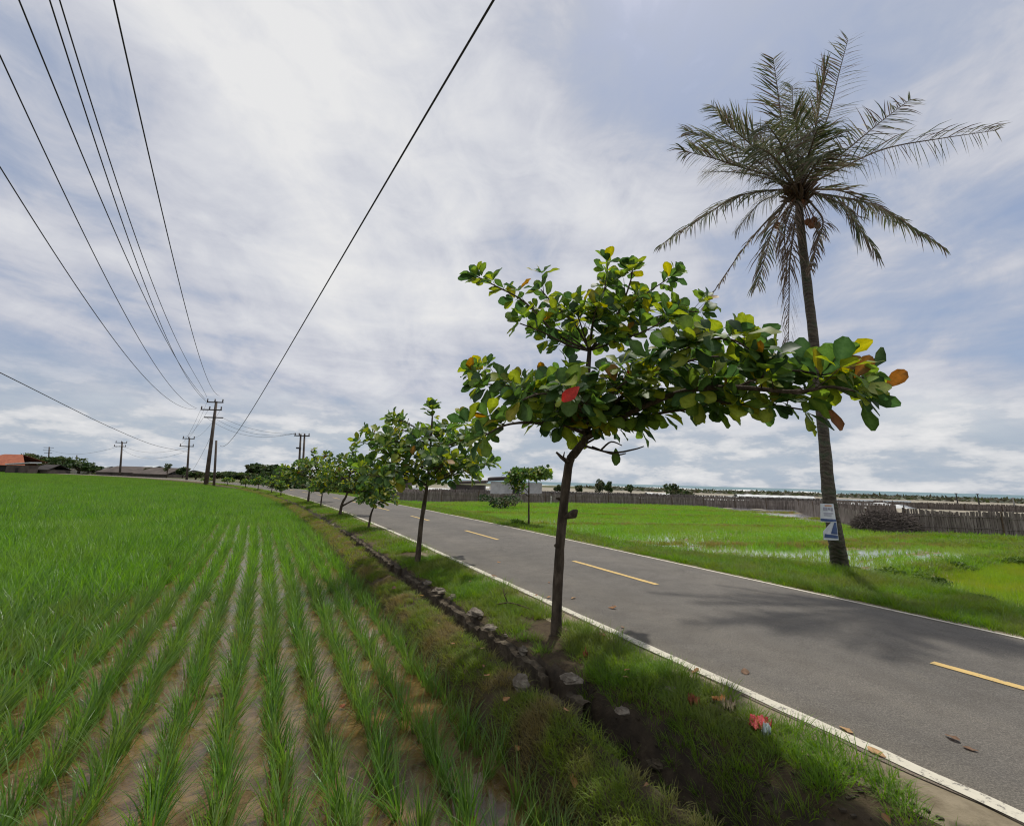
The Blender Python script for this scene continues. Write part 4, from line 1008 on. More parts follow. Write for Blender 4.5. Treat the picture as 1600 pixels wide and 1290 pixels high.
# trees and scrub past the road, right of the poles
for k, (a, y, wpx, top, lb) in enumerate([
    (305, 110, 30, 738, 'low scrub tree left of the tallest pole foot'),
    (350, 100, 40, 737, 'scrubby tree right behind the two near poles'),
    (376, 90, 40, 738, 'grey green scrub tree right of the bare pole'),
    (398, 110, 28, 724, 'feathery tall tree on the skyline left of the dark wood'),
    (425, 110, 62, 727, 'large dark rounded tree forming the skyline wood'),
    (455, 105, 50, 733, 'dark tree at the right end of the skyline wood'),
    (425, 70, 60, 741, 'brown green roadside thicket across the far road'),
    (455, 55, 62, 744, 'bright green roadside bush across the road behind the spreading tree'),
    (520, 48, 70, 752, 'dark roadside bush behind the forked tree'),
    (570, 50, 60, 762, 'low hedge bush at the start of the bamboo fence'),
    (605, 44, 50, 768, 'low green bush against the bamboo fence behind the second tree')]):
    w = wpx * y / 700; bushy('scrub_tree' if k < 6 else 'bush', pos(a, y), w * 1.1, hz(top, a, y) * 1.03, lb, 'tree' if k < 6 else 'bush', 340 + k, leafsz=.35 + y * .004, n=1500, trunk=k < 6, group='scrub along the far road', clumps=12)
for k, (a, y, wpx, top, lb) in enumerate([
    (785, 32, 70, 772, 'low weedy bush at the foot of the bamboo fence'),
    (937, 95, 16, 749, 'small bare-stemmed shore tree, left of a pair'),
    (950, 98, 14, 752, 'small shore tree, right of a pair'),
    (903, 100, 13, 757, 'tiny round bush left of the shore trees'),
    (872, 100, 12, 757, 'tiny round bush just right of the shed'),
    (985, 100, 12, 757, 'little bush right of the shore trees'),
    (1052, 85, 32, 754, 'rounded dense shore bush alone between white ponds'),
    (1075, 90, 36, 766, 'low creeping bush beside the rounded shore bush')]):
    w = wpx * y / 700; bushy('shore_bush', pos(a, y), w, hz(top, a, y), lb, 'bush', 370 + k, leafsz=.22 if k == 0 else .5, n=700, trunk=False, group='bushes near the shore')
# roadside clumps on the right verge
for k, (a, b_, w, h, lb) in enumerate([(1445, 908, .8, .30, 'dark weed clump beside the seedling bed'), (1392, 893, .6, .26, 'dark weed clump to the right of the palm foot'), (1340, 890, .7, .22, 'weeds at the foot of the palm'), (1500, 882, .9, .25, 'weed clump on the bund behind the seedling bed'), (1590, 876, .8, .25, 'weed clump at the right edge of the photo'), (1540, 948, .4, .2, 'small dark weed at the edge of the seedling bed'), (1215, 885, .5, .22, 'pale leafy weed at the road edge left of the palm'), (810, 826, .8, .25, 'weeds round the foot of the flat-topped small tree')]):
    p = gnd(a, b_, -.2); s_, t_ = ST(p.x, p.y); p.z = hgt(s_, t_) - .02
    bushy('weed_clump', p, w, h, lb, 'weeds', 390 + k, leafsz=.055, n=1500, trunk=False, cols=[(.06, .11, .018), (.075, .14, .02), (.11, .18, .025)], group='weed clumps on the right verge', clumps=8)

# dark low scrub on the dunes: a mass nobody could count
dn = MB(); rr = random.Random(9)
for k in range(9000):
    q = rr.random(); x = 30 + q * 200; y = 172 - (x - 40) * .38 + rr.uniform(-38, 38)
    hh = .55 + .5 * nz(x * .05, y * .05); p = Vector((x, y, -.4 + rr.random() * hh))
    u = Vector((rr.gauss(0, 1), rr.gauss(0, 1), rr.gauss(0, .4))).normalized(); s2 = u.cross(Vector((0, rr.gauss(0, 1), 1))).normalized(); L = rr.uniform(.5, 1.3); c_ = rr.choice([(.055, .055, .035), (.04, .05, .025), (.085, .075, .055), (.06, .075, .03)])
    dn.add([p - u * L, p + s2 * L * .4, p + u * L, p - s2 * L * .4], [(0, 1, 2, 3)], c_)
tag(dn.build('dune_scrub', 'bush_leaf', tint=True), 'dark low scrub covering the dunes before the surf', kind='stuff')
surf = MB()
for (D, hh, x0, x1) in [(6, .35, -40, 330), (42, .9, -20, 420), (85, 1.1, 20, 500)]:
    n = 160; pr = []
    for k in range(n + 1):
        x = x0 + (x1 - x0) * k / n; y = (280 + D + 4 * nz(x * .02, D) - x * .361) / .933; h_ = hh * max(0.05, .5 + nz(x * .045, D * 3.3) * 1.3)
        pr.append([(x, y - 3, -1.52), (x, y - 1.2, -1.5 + h_ * .8), (x, y, -1.5 + h_), (x, y + 3, -1.52)])
    b = len(surf.v); surf.add([p for q in pr for p in q], [(4 * k + j, 4 * k + 4 + j, 4 * k + 5 + j, 4 * k + 1 + j) for k in range(n) for j in range(3)])
tag(surf.build('surf_foam', 'plastic_liner', smooth=True), 'white breaking surf along the shore', kind='stuff')

# ------------------------------------------------------------------ fences, ponds, sheds
def fence(name, pts, h, label, seed, slat=.05, gap=.012, post=2.2, var=.25, mat='bamboo_grey'):
    rr = random.Random(seed); pts = [Vector((*p, 0)) for p in pts]; root = empty(name, (pts[0].x, pts[0].y, -.34), label, 'fence', 'bamboo fences round the ponds')
    pan = MB()
    for a, b in zip(pts, pts[1:]):
        d = b - a; L = d.length; d.normalize(); rz = math.atan2(d.y, d.x); u = 0
        while u < L:
            w = slat * rr.uniform(.6, 1.8); p = a + d * u; hh = h * (1 + var * (.6 * nz(p.x * .5, p.y * .5, seed) + rr.uniform(-.4, .4) * .6)); 
            tilt = rr.gauss(0, .025); X = Vector((d.x, d.y, tilt)).normalized(); Z = Vector((-d.x * tilt, -d.y * tilt, 1)).normalized(); Y = Z.cross(X)
            pan.box((p.x, p.y + rr.uniform(-.012, .012), -.36 + hh / 2), (w, .02, hh), ax=(X, Y, Z)); u += w + gap * rr.uniform(0, 2)
        for zz in (.3, .75): pan.tube([a + Vector((0, -.03, -.34 + h * zz)), b + Vector((0, -.03, -.34 + h * zz + .03))], .018, 5)
    for a, b in zip(pts, pts[1:]):
        d = b - a; L = d.length; rz = math.atan2(d.y, d.x); u = 0
        while u < L:
            w = min(1.1, L - u); p = a + d * ((u + w / 2) / L); pan.box((p.x - d.y / L * -.04, p.y + .045, -.36 + h * .42 * (1 + .1 * nz(p.x, p.y))), (w, .008, h * .84 * (1 + .2 * nz(p.x, p.y))), rz); u += w + .002
    pan.build('slat_panel', mat, root)
    for a, b in zip(pts, pts[1:]):
        L = (b - a).length; n = max(1, int(L / post))
        for k in range(n):
            p = a.lerp(b, k / n); m = MB(); hh = h * rr.uniform(.98, 1.18); m.tube([(p.x, p.y - .06, -.5), (p.x + rr.gauss(0, .04), p.y - .06, -.34 + hh)], [.035, .025], 6); m.build('post', 'twig_bark', root)
fence('bamboo_fence', [(-9.5, 37.6), (-5.66, 39.1), (6.4, 43.8), (18.8, 44.6), (29.8, 42.6), (34, 40.5)], .86, 'long grey bamboo fence closing off the right rice field', 1, slat=.07, gap=.004, post=2.6, var=.14)
fence('bamboo_fence', [(19.3, 22.6), (22.9, 21.6), (28.0, 20.4), (36, 18.8)], 1.12, 'nearer tall grey bamboo fence at the right edge behind the seedling bed', 2, slat=.045, gap=.002, post=2.2, var=.16)
fence('bamboo_fence', [(18.9, 24.5), (20.5, 30), (23, 36), (26, 42)], .95, 'side run of bamboo fence going back from the near corner', 3, slat=.06, gap=.003, post=2.4, var=.2)
fence('bamboo_fence', [(-12, 52), (2, 60), (20, 62), (40, 58), (60, 52)], .8, 'second grey fence line between the ponds behind the rice field', 4, slat=.12, post=3.2, var=.2)
# heap of dry brush at the fence corner
m = MB(); rr = random.Random(12)
ball(m, (18.3, 22.6, -.36), .9, 1.35, 1.05, .35, 14)
for k in range(1100):
    a = rr.uniform(0, 6.28); q = rr.random() ** .5; p = Vector((18.3 + math.cos(a) * q * 1.5, 22.5 + math.sin(a) * q * 1.1, -.34 + (1 - q * q) ** .5 * 1.0 * (.75 + .3 * rr.random()))); d = Vector((rr.gauss(0, 1), rr.gauss(0, .6), rr.gauss(0, .35))).normalized() * rr.uniform(.25, .7)
    m.tube([p - d * .5, p + d * .5], [.016, .008], 4)
tag(m.build('brush_heap', 'thatch'), 'dark heap of dry brush at the corner of the near fence', 'brush heap')

def liner(px0, px1, py, y, hpx, label, mat='plastic_liner', dy=0.0, seed=0):
    """low bank of a pond dressed in plastic sheet"""
    a = at(px0, py, y); b = at(px1, py + (px1 - px0) * 25 / 900, y + dy); h = max(.35, hpx * y / 700); mb = MB(); n = 30; rr = random.Random(seed); root = None
    rows = []
    for k in range(n + 1):
        p = a.lerp(b, k / n); z = -.34 + h * (1 + .35 * nz(p.x * .6, p.y * .6, seed)); g = nz(p.x * .9, seed) * .15
        rows.append([(p.x, p.y - .7 + g, -.36), (p.x, p.y - .25 + g, z * .9), (p.x, p.y, z), (p.x, p.y + .9, z * .95), (p.x, p.y + 1.3, -.36)])
    mb.add([q for r_ in rows for q in r_], [(5 * k + j, 5 * k + 5 + j, 5 * k + 6 + j, 5 * k + 1 + j) for k in range(n) for j in range(4)])
    tag(mb.build('pond_bank', mat, smooth=True), label, 'pond bank', 'white lined pond banks')
LN = [(668, 760, 768, 75, 4, 'white pond bank left of the dark roofed shed'), (560, 650, 762, 95, 4, 'white pond bank seen through the second tree'), (850, 930, 776, 52, 5, 'white pond bank just right of the shed'),
      (930, 1010, 770, 70, 4, 'white pond bank behind the shore trees'), (960, 1080, 778, 55, 4, 'long white pond bank in front of the rounded shore bush'), (1010, 1060, 764, 90, 3, 'thin far white pond bank left of the rounded bush'),
      (1085, 1180, 772, 75, 4, 'white pond bank right of the rounded bush'), (1100, 1280, 780, 60, 4, 'long white pond bank left of the palm trunk'), (1300, 1460, 787, 56, 6, 'bright white pond bank right of the palm trunk'),
      (1150, 1270, 771, 100, 3, 'thin far white bank in front of the dunes'), (700, 765, 757, 110, 3, 'farthest white pond bank left of the shed')]
for k, (a, b, py, y, hp_, lb) in enumerate(LN): liner(a, b, py, y, hp_, lb, seed=k)
for k, (a, b, y0, y1) in enumerate([(680, 1000, 54, 70), (1010, 1390, 50, 66), (640, 1100, 78, 96), (1110, 1420, 74, 100)]):
    P4 = [at(a, 760, y0), at(b, 760, y0), at(b, 760, y1), at(a, 760, y1)]; quadsheet('pond_water', [(p.x, p.y) for p in P4], -.325 + .0, 'pond_water')
# posts standing by the shore
for k, (a, y, top, lb) in enumerate([(1490, 60, 770, 'left of two dark posts standing behind the near fence'), (1523, 60, 771, 'right of two dark posts standing behind the near fence'), (1577, 60, 777, 'short pale post far right behind the near fence')]):
    p = pos(a, y); m = MB(); m.tube([p, Vector((p.x, p.y, hz(top, a, y) - .3))], [.09, .06], 6); m.box((p.x, p.y, hz(top, a, y) - .35), (.35, .1, .08)); tag(m.build('shore_post', 'dark_metal' if k < 2 else 'shed_wall'), lb, 'post', 'posts near the shore')
# white marker stakes on the fence line
for k, (a, y) in enumerate([(861, 40.5), (1346, 36)]):
    p = pos(a, y); m = MB(); m.tube([p, p + Vector((.03, 0, .6))], [.04, .03], 6); m.box(p + Vector((.03, 0, .62)), (.12, .03, .12)); tag(m.build('marker_stake', 'plaster'), ['white stake at the rice edge right of the shed', 'white stake at the rice edge right of the palm trunk'][k], 'stake')

def shed(x0, x1, py_top, y, depth, wallm, roofm, label, over=.3, slope=.25, name='shed', cat='shed', openings=3, z0=-.34, wall_px=None, group=None):
    a = at(x0, py_top, y); b = at(x1, py_top, y); w = b.x - a.x; h = (a.z + b.z) / 2 - z0; root = empty(name, ((a.x + b.x) / 2, y + depth / 2, z0), label, cat, group)
    cx_ = (a.x + b.x) / 2; wh = h * .80 if wall_px is None else wall_px
    m = MB(); m.box((cx_, y + depth / 2, z0 + wh / 2), (w - over * 2, depth - over * 2, wh)); m.build('wall', wallm, root)
    m = MB(); X0, X1 = a.x, b.x; Y0, Y1 = y, y + depth; zz = z0 + wh
    if slope == 'gable':
        zr = z0 + h; ym = (Y0 + Y1) / 2; t_ = .12
        vs = [(X0, Y0, zz), (X1, Y0, zz), (X1 - w * (.36 if roofm == 'red_tile' else .06), ym, zr), (X0 + w * (.36 if roofm == 'red_tile' else .06), ym, zr), (X0, Y1, zz), (X1, Y1, zz)]; vs += [(p[0], p[1], p[2] - t_) for p in vs]
        m.add(vs, [(0, 1, 2, 3), (3, 2, 5, 4), (7, 6, 9, 8), (8, 9, 10, 11), (0, 6, 7, 1), (1, 7, 8, 2), (2, 8, 11, 5), (5, 11, 10, 4), (4, 10, 9, 3), (3, 9, 6, 0)])
    else:
        zr = z0 + h; t_ = .32
        vs = [(X0, Y0, zz + .02), (X1, Y0, zr), (X1, Y1, zr + .1), (X0, Y1, zz + .15)]; vs += [(p[0], p[1], p[2] + t_) for p in vs]
        m.add(vs, [(3, 2, 1, 0), (4, 5, 6, 7), (0, 1, 5, 4), (1, 2, 6, 5), (2, 3, 7, 6), (3, 0, 4, 7)])
    m.build('roof', roofm, root)
    for k in range(openings):
        m = MB(); u = X0 + w * (k + .6) / (openings + .2); m.box((u, y + over - .01, z0 + wh * .42), (min(.9, w * .12), .04, wh * .55)); m.build('door' if k == 0 else 'window', 'dark_opening', root)
    return root
shed(762, 852, 746, 46, 5, 'shed_wall', 'dark_roof', 'pale walled shed with black flat roof behind the flat-topped small tree', openings=1, wall_px=None)
shed(700, 760, 754, 60, 5, 'thatch', 'thatch', 'low grey netted shelter left of the black roofed shed', openings=1)
vil = 'buildings of the far village'
shed(-62, 44, 708, 150, 12, 'dark_opening', 'red_tile', 'red tiled roof house at the far left edge', slope='gable', name='house', cat='house', wall_px=2.5, over=.6, group=vil)
shed(8, 46, 723, 134, 3.5, 'thatch', 'pale_roof', 'pale lean-to porch in front of the red tiled house', slope=0, name='porch', cat='porch', openings=1, group=vil)
shed(48, 76, 725, 138, 8, 'thatch', 'dark_roof', 'small dark hut with a lopsided roof right of the red tiled house', slope='gable', name='hut', cat='hut', openings=1, group=vil, wall_px=1.4)
shed(110, 160, 727, 168, 10, 'plaster', 'pale_roof', 'pale roofed building behind the dark barns', slope='gable', name='house', cat='house', openings=2, group=vil)
shed(150, 215, 727.5, 146, 14, 'thatch', 'thatch', 'left dark thatched barn on the skyline', slope='gable', name='barn', cat='barn', openings=0, over=.3, group=vil, wall_px=1.2)
shed(208, 262, 729.5, 140, 14, 'thatch', 'thatch', 'right dark thatched barn on the skyline', slope='gable', name='barn', cat='barn', openings=0, over=.3, group=vil, wall_px=1.0)
shed(215, 238, 727, 168, 8, 'plaster', 'pale_roof', 'narrow white roof peeping over the right barn', slope='gable', name='house', cat='house', openings=1, group=vil)
shed(255, 292, 733, 150, 8, 'plaster', 'pale_roof', 'low white walled building left of the mid distance pole', slope='gable', name='house', cat='house', openings=2, group=vil)
shed(300, 345, 735, 160, 9, 'plaster', 'pale_roof', 'long pale roof behind the near poles', slope='gable', name='house', cat='house', openings=2, group=vil)
shed(520, 640, 741, 90, 8, 'thatch', 'pale_roof', 'grey roofed shelter seen behind the forked tree', slope=0, name='shelter', cat='shelter', openings=2, group=None)
# long low bank / hedge between the left field and the village
hd = MB(); rr = random.Random(31)
for k in range(5200):
    q = rr.random(); x = -200 + q * 145; y = 152 + rr.uniform(-3, 4) + nz(x * .05, 0) * 2; p = Vector((x, y, -.3 + rr.random() * (.6 + .5 * nz(x * .08, 3)))); u = Vector((rr.gauss(0, 1), rr.gauss(0, 1), rr.gauss(0, .5))).normalized(); s2 = u.cross(Vector((0, .3, 1))).normalized(); L = rr.uniform(.25, .6)
    hd.add([p - u * L, p + s2 * L * .4, p + u * L, p - s2 * L * .4], [(0, 1, 2, 3)], rr.choice([(.06, .085, .03), (.09, .115, .04), (.11, .10, .06)]))
tag(hd.build('field_edge_scrub', 'bush_leaf', tint=True), 'low weeds along the far edge of the left rice field', kind='stuff')

# ------------------------------------------------------------------ ditch edge, stones and litter
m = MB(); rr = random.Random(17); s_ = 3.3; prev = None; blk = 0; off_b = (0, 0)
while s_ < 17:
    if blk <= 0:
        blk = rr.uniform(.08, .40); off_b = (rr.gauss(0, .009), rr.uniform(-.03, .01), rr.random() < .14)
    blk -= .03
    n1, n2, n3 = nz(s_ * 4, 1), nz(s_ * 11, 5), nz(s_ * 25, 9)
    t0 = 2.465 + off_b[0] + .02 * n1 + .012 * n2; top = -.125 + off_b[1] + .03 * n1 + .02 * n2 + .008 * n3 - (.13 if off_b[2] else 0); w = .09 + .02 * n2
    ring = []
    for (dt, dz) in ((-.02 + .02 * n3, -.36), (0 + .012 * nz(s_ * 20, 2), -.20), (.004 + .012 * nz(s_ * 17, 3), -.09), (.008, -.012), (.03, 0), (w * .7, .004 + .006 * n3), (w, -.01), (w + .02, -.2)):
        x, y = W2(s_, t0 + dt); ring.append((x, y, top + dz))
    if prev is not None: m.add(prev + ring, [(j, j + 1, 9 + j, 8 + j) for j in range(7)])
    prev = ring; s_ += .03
tag(m.build('ditch_wall', 'dirty_shaded_stone'), 'broken stone edging along the road side of the ditch', 'wall')
def rock(px_, py_, r_, label, mat='stone', z=None, sx=1, sz=.6, name='stone', cat='stone', jit=.5, group=None, n=9):
    p = gnd(px_, py_, -.1); s_, t_ = ST(p.x, p.y); h_ = hgt(s_, t_); p = gnd(px_, py_, h_ if z is None else z); p.z = (h_ if z is None else z) + r_ * sz * .5
    mb = MB(); ball(mb, p, r_, sx, sz, jit, n); return tag(mb.build(name, mat, smooth=False, loc=p), label, cat, group)
rock(815, 1072, .07, 'rounded grey stone on the bund beside the ditch', sz=.8)
rock(893, 1063, .09, 'pale flat slab fragment at the ditch edge right of the near tree', sz=.35, z=-.06)
rock(972, 1112, .055, 'small pale slab fragment lower down the ditch edge', sz=.35, z=-.08)
rock(742, 960, .10, 'pale stone lump on the ditch edge left of the near tree', sz=.45, z=-.06)
rock(765, 982, .08, 'flat pale stone beside the lump on the ditch edge', sz=.35, z=-.06)
rock(685, 925, .09, 'square brown stone block at the ditch edge', sz=.5, z=-.06)
rock(668, 912, .07, 'small stone left of the square brown block', sz=.5, z=-.06)
rock(430 + 105, 1105, .035, 'reddish brick piece in the wet mud between rice rows', 'rust_brick', sz=.4)
rock(520, 822, .12, 'pale stone on the bund near the forked tree', sz=.5)
rock(1048, 1078, .05, 'pale stone in the grass of the verge', sz=.4)
rr = random.Random(91)
for k in range(26):
    s_ = rr.uniform(1.4, 9.5); t_ = rr.choice((rr.uniform(2.5, 2.68), rr.uniform(2.2, 2.7))); x, y = W2(s_, t_); q_ = proj((x, y, -.1))
    z_ = max(hgt(s_, t_), -.5); r_ = rr.uniform(.018, .06); mb = MB(); p = Vector((x, y, z_ + r_ * .2)); ball(mb, p, r_, rr.uniform(.8, 1.3), rr.uniform(.4, .8), .8, 7)
    tag(mb.build('stone', rr.choice(('stone', 'dirty_shaded_stone', 'dirty_shaded_stone')), loc=p), 'small rough stone lying in or beside the ditch', 'stone', 'loose stones along the ditch')
def crumple(px_, py_, w, label, mat, name, cat, seed, z=None, hgt_=.05):
    p = gnd(px_, py_, -.06); s_, t_ = ST(p.x, p.y); p.z = hgt(s_, t_) + .045; mb = MB(); n = 9
    vs = [p + Vector(((i / n - .5) * w * (1 + .3 * nz(i, j, seed)), (j / n - .5) * w * .7 * (1 + .3 * nz(j, i, seed + 3)), hgt_ * nz(i * .6, j * .6, seed) * 2)) for i in range(n + 1) for j in range(n + 1)]
    mb.add(vs, [(i * (n + 1) + j, (i + 1) * (n + 1) + j, (i + 1) * (n + 1) + j + 1, i * (n + 1) + j + 1) for i in range(n) for j in range(n)])
    return tag(mb.build(name, mat, smooth=True, loc=p), label, cat)
crumple(1188, 1150, .13, 'crumpled red plastic bag in the verge litter', 'red_plastic', 'plastic_bag', 'litter', 1)
crumple(1199, 1161, .05, 'scrap of pale green plastic beside the red bag', 'pale_plastic', 'plastic_scrap', 'litter', 2)
crumple(1125, 1109, .09, 'curled orange dead leaf on the verge', 'dry_leaf', 'dead_leaf', 'leaf', 3, hgt_=.02)
crumple(1085, 1110, .08, 'reddish dead leaf left of the orange one', 'rust_brick', 'dead_leaf', 'leaf', 4)
crumple(1140, 1122, .09, 'straw coloured dead leaf beside the orange one', 'road_shoulder', 'dead_leaf', 'leaf', 5)
crumple(915, 1030, .05, 'brown dead leaf in the grass near the tree foot', 'rust_brick', 'dead_leaf', 'leaf', 6)
rr = random.Random(55)
for k in range(34):
    s_ = rr.uniform(1.0, 8.5); t_ = rr.choice((rr.uniform(2.7, 3.6), rr.uniform(3.3, 4.6), rr.uniform(1.75, 2.1))); x, y = W2(s_, t_)
    p = Vector((x, y, (max(hgt(s_, t_), crown(t_) + .004 if t_ > RT0 else -9) + (.055 if t_ < 3.4 else .006)))); mb = MB(); L = rr.uniform(.05, .13); a = rr.uniform(0, 6.28)
    leaf(mb, p, Vector((math.cos(a), math.sin(a), .08)), Vector((rr.gauss(0, .2), rr.gauss(0, .2), 1)), L, L * .55, rr.choice([(.20, .10, .04), (.28, .14, .05), (.13, .07, .035), (.33, .20, .09)]), rr.uniform(-.5, .5), rr.uniform(-.3, .4))
    o = mb.build('dead_leaf', 'bush_leaf', loc=p, tint=True); tag(o, 'small curled brown dead leaf dropped near the trees', 'leaf', 'dead leaves on verge and road edge')
# fallen forked branch on the verge
p0 = gnd(775, 944, -.02); p1 = gnd(840, 955, 0.0); m = MB()
m.tube(interp([p0, p0.lerp(p1, .35) + Vector((0, 0, .05)), p0.lerp(p1, .7) + Vector((0, 0, .03)), p1], 10), [.012 - .0007 * k for k in range(11)], 5, .3)
q0 = p0.lerp(p1, .3) + Vector((0, 0, .04)); m.tube([q0, q0 + Vector((-.05, .02, .09)), q0 + Vector((-.07, .04, .17))], [.010, .007, .004], 5); m.tube([q0 + Vector((-.05, .02, .09)), q0 + Vector((-.01, .03, .14))], [.006, .003], 5)
tag(m.build('fallen_branch', 'twig_bark', smooth=True), 'dark forked dead branch lying on the verge left of the near tree', 'branch')
# dark rubble and litter bits in the lower verge
m = MB(); rr = random.Random(77)
for k in range(520):
    s_ = rr.uniform(.6, 3.6); t_ = rr.uniform(2.3, 3.3); x, y = W2(s_, t_); z = hgt(s_, t_) + .006; a = rr.uniform(0, 6.28); L = rr.uniform(.01, .035)
    m.box((x, y, z), (L, L * rr.uniform(.3, .9), L * .3), a)
tag(m.build('dirt_crumbs', 'ditch_soil'), 'dark crumbs of earth and litter on the lower verge', kind='stuff')

# ------------------------------------------------------------------ light
SV = Vector((1.45, 3.0, 8.4)).normalized()
sun_d = bpy.data.lights.new('sun', 'SUN'); sun = bpy.data.objects.new('sun', sun_d); COL.objects.link(sun)
sun_d.energy = 2.5; sun_d.angle = R(1.3); sun_d.color = (1.0, .955, .88)
sun.rotation_euler = SV.to_track_quat('Z', 'Y').to_euler()
EL = math.asin(SV.z); AZ = math.atan2(SV.x, SV.y)
w = bpy.data.worlds.new('World'); scene.world = w; w.use_nodes = True; N = w.node_tree.nodes; L = w.node_tree.links
bg = N['Background']; bg.inputs['Strength'].default_value = .1
sky = N.new('ShaderNodeTexSky'); sky.sky_type = 'NISHITA'; sky.sun_disc = False; sky.sun_elevation = EL; sky.sun_rotation = AZ; sky.dust_density = 2.0
tc = N.new('ShaderNodeTexCoord'); sx = N.new('ShaderNodeSeparateXYZ'); L.new(tc.outputs['Generated'], sx.inputs[0])
def mth(op, a, b=None, c=None, clamp=False):
    n = N.new('ShaderNodeMath'); n.operation = op; n.use_clamp = clamp
    for k, v in enumerate((a, b, c)):
        if v is None: continue
        if isinstance(v, (int, float)): n.inputs[k].default_value = v
        else: L.new(v, n.inputs[k])
    return n.outputs[0]
zc = mth('MAXIMUM', sx.outputs[2], 0.0); den = mth('ADD', zc, .16)
cx_ = mth('DIVIDE', sx.outputs[0], den); cy_ = mth('DIVIDE', sx.outputs[1], den)
cb = N.new('ShaderNodeCombineXYZ'); L.new(cx_, cb.inputs[0]); L.new(cy_, cb.inputs[1])
def ntex(scale, detail, rough, dist, rot=0.0, sc=(1, 1, 1), loc=(0, 0, 0)):
    mp_ = N.new('ShaderNodeMapping'); mp_.inputs['Rotation'].default_value[2] = rot; mp_.inputs['Scale'].default_value = sc; mp_.inputs['Location'].default_value = loc
    L.new(cb.outputs[0], mp_.inputs[0]); n = N.new('ShaderNodeTexNoise'); n.inputs['Scale'].default_value = scale; n.inputs['Detail'].default_value = detail; n.inputs['Roughness'].default_value = rough; n.inputs['Distortion'].default_value = dist
    L.new(mp_.outputs[0], n.inputs['Vector']); return n.outputs['Fac']
big = ntex(.75, 6, .52, .7, R(35), (1, .55, 1), (2.3, .4, 0))
puff = ntex(3.4, 9, .58, .35, R(20), (1, .7, 1), (5, 1, 0))
fine = ntex(1.7, 10, .6, .9, R(55), (1, .45, 1), (9, 3, 0))
def lobe(v, width, amp):
    """broad brighter or bluer part of the cloud cover round a direction"""
    d = Vector(v).normalized(); n = N.new('ShaderNodeVectorMath'); n.operation = 'DOT_PRODUCT'; n.inputs[1].default_value = d; L.new(tc.outputs['Generated'], n.inputs[0])
    a = mth('SUBTRACT', n.outputs['Value'], math.cos(width)); a = mth('DIVIDE', a, 1 - math.cos(width), clamp=True); return mth('MULTIPLY', mth('POWER', a, 1.3), amp)
pf = N.new('ShaderNodeTexNoise'); pf.inputs['Scale'].default_value = 7; pf.inputs['Detail'].default_value = 10; pf.inputs['Roughness'].default_value = .6; pf.inputs['Distortion'].default_value = .6
pm = N.new('ShaderNodeMapping'); pm.inputs['Scale'].default_value = (1, 1, 1.6); L.new(tc.outputs['Generated'], pm.inputs[0]); L.new(pm.outputs[0], pf.inputs['Vector'])
cover = mth('ADD', mth('MULTIPLY', big, .42), mth('ADD', mth('MULTIPLY', mth('SUBTRACT', pf.outputs['Fac'], .5), .34), .04))
cover = mth('ADD', mth('MULTIPLY', cover, 1.0), mth('ADD', mth('MULTIPLY', fine, .30), mth('MULTIPLY', puff, .20)))
# long flat streaks, drawn out along the horizon
sm_ = N.new('ShaderNodeMapping'); sm_.inputs['Scale'].default_value = (1.3, 1.3, 8.5); sm_.inputs['Rotation'].default_value = (0, R(-4), 0); L.new(tc.outputs['Generated'], sm_.inputs[0])
st = N.new('ShaderNodeTexNoise'); st.inputs['Scale'].default_value = 1.5; st.inputs['Detail'].default_value = 8; st.inputs['Roughness'].default_value = .55; st.inputs['Distortion'].default_value = .5; L.new(sm_.outputs[0], st.inputs['Vector'])
lowm = N.new('ShaderNodeMapRange'); L.new(zc, lowm.inputs[0]); lowm.inputs[1].default_value = .15; lowm.inputs[2].default_value = .6; lowm.inputs[3].default_value = .55; lowm.inputs[4].default_value = .12
cover = mth('ADD', cover, mth('MULTIPLY', mth('SUBTRACT', st.outputs['Fac'], .5), lowm.outputs[0]))
for v, wd, am in [(ray(1540, 490), .34, -.17), (ray(1060, 40), .34, -.13), (ray(1000, 120), .18, -.05), (ray(830, 395), .16, -.09), (ray(210, 215), .24, -.10), (ray(80, 130), .2, -.06), (ray(1130, 430), .2, -.06), (ray(150, 580), .25, -.05),
                  (ray(480, 230), .42, .13), (ray(330, 60), .3, .10), (ray(900, 300), .32, .10), (ray(1000, 340), .25, .06), (ray(1460, 640), .16, .20), (ray(1500, 330), .22, .05), (ray(620, 520), .35, .06), (ray(40, 330), .2, .06)]:
    cover = mth('ADD', cover, lobe(v, wd, am))
rc = N.new('ShaderNodeValToRGB'); L.new(cover, rc.inputs[0]); e = rc.color_ramp.elements
e[0].position = .30; e[0].color = (2.15, 2.65, 3.75, 1)
e[1].position = .70; e[1].color = (6.0, 6.0, 6.05, 1)
q = e.new(.41); q.color = (3.15, 3.5, 4.35, 1)
q = e.new(.49); q.color = (4.2, 4.35, 4.9, 1)
q = e.new(.58); q.color = (5.05, 5.15, 5.5, 1)
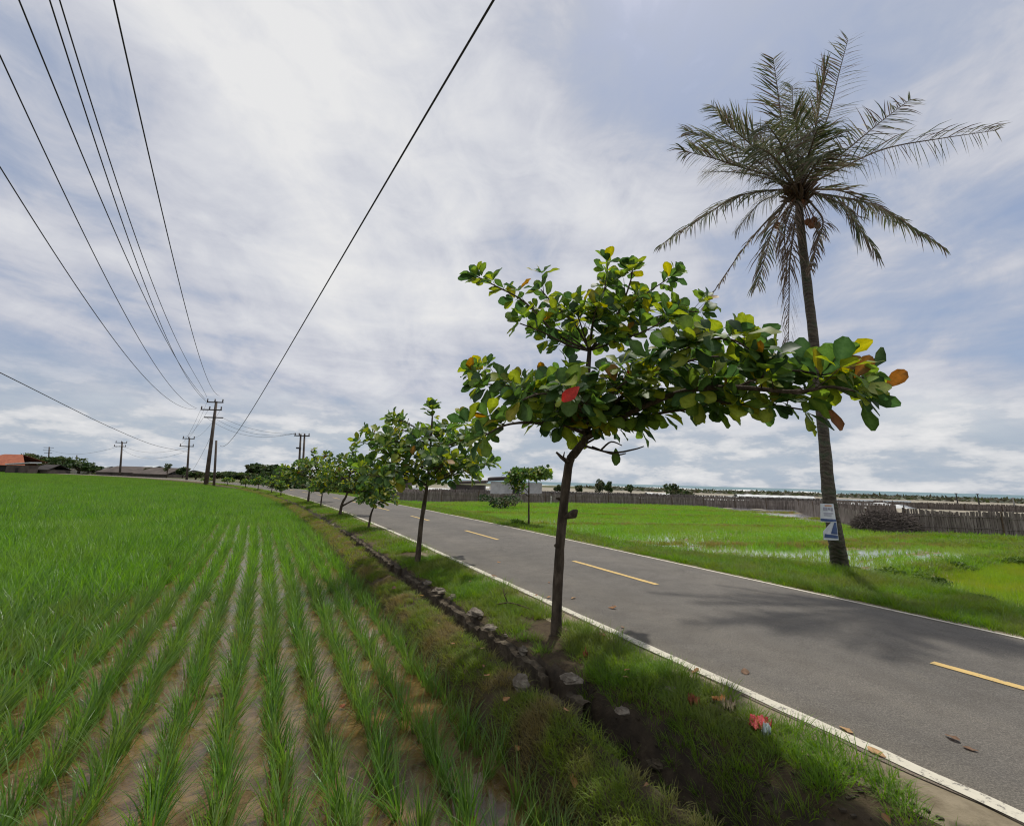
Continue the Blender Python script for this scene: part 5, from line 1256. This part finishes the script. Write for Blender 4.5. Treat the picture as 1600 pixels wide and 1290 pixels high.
# thin cover lets the sky through
thin = N.new('ShaderNodeMapRange'); L.new(cover, thin.inputs[0]); thin.inputs[1].default_value = .28; thin.inputs[2].default_value = .46; thin.inputs[3].default_value = .72; thin.inputs[4].default_value = 1.0
mx = N.new('ShaderNodeMix'); mx.data_type = 'RGBA'; L.new(thin.outputs[0], mx.inputs[0]); L.new(sky.outputs[0], mx.inputs[6]); L.new(rc.outputs[0], mx.inputs[7])
# low bank of cloud and paler air near the horizon
ang = N.new('ShaderNodeMapping'); ang.inputs['Scale'].default_value = (4.5, 4.5, 14); L.new(tc.outputs['Generated'], ang.inputs[0])
hn = N.new('ShaderNodeTexNoise'); hn.inputs['Scale'].default_value = 1.6; hn.inputs['Detail'].default_value = 9; hn.inputs['Roughness'].default_value = .6; L.new(ang.outputs[0], hn.inputs['Vector'])
hr = N.new('ShaderNodeValToRGB'); L.new(hn.outputs['Fac'], hr.inputs[0]); e = hr.color_ramp.elements
e[0].position = .42; e[0].color = (3.0, 3.55, 4.2, 1); e[1].position = .64; e[1].color = (6.0, 6.0, 6.0, 1); q = e.new(.49); q.color = (3.5, 3.9, 4.4, 1); q = e.new(.54); q.color = (4.8, 4.95, 5.15, 1)
hb_ = N.new('ShaderNodeMapRange'); L.new(zc, hb_.inputs[0]); hb_.inputs[1].default_value = .08; hb_.inputs[2].default_value = .19; hb_.inputs[3].default_value = .85; hb_.inputs[4].default_value = 0; 
mh = N.new('ShaderNodeMix'); mh.data_type = 'RGBA'; L.new(hb_.outputs[0], mh.inputs[0]); L.new(mx.outputs[2], mh.inputs[6]); L.new(hr.outputs[0], mh.inputs[7])
L.new(mh.outputs[2], bg.inputs['Color'])

scene.view_settings.view_transform = 'Standard'; scene.view_settings.look = 'None'; scene.view_settings.exposure = .42; scene.view_settings.gamma = 1
scene.cycles.max_bounces = 6; scene.cycles.transparent_max_bounces = 8; scene.cycles.diffuse_bounces = 3; scene.cycles.glossy_bounces = 2; scene.cycles.transmission_bounces = 4
scene.cycles.use_denoising = True; scene.cycles.denoising_prefilter = 'ACCURATE'; scene.cycles.adaptive_threshold = .005
scene.cycles.filter_width = 1.15
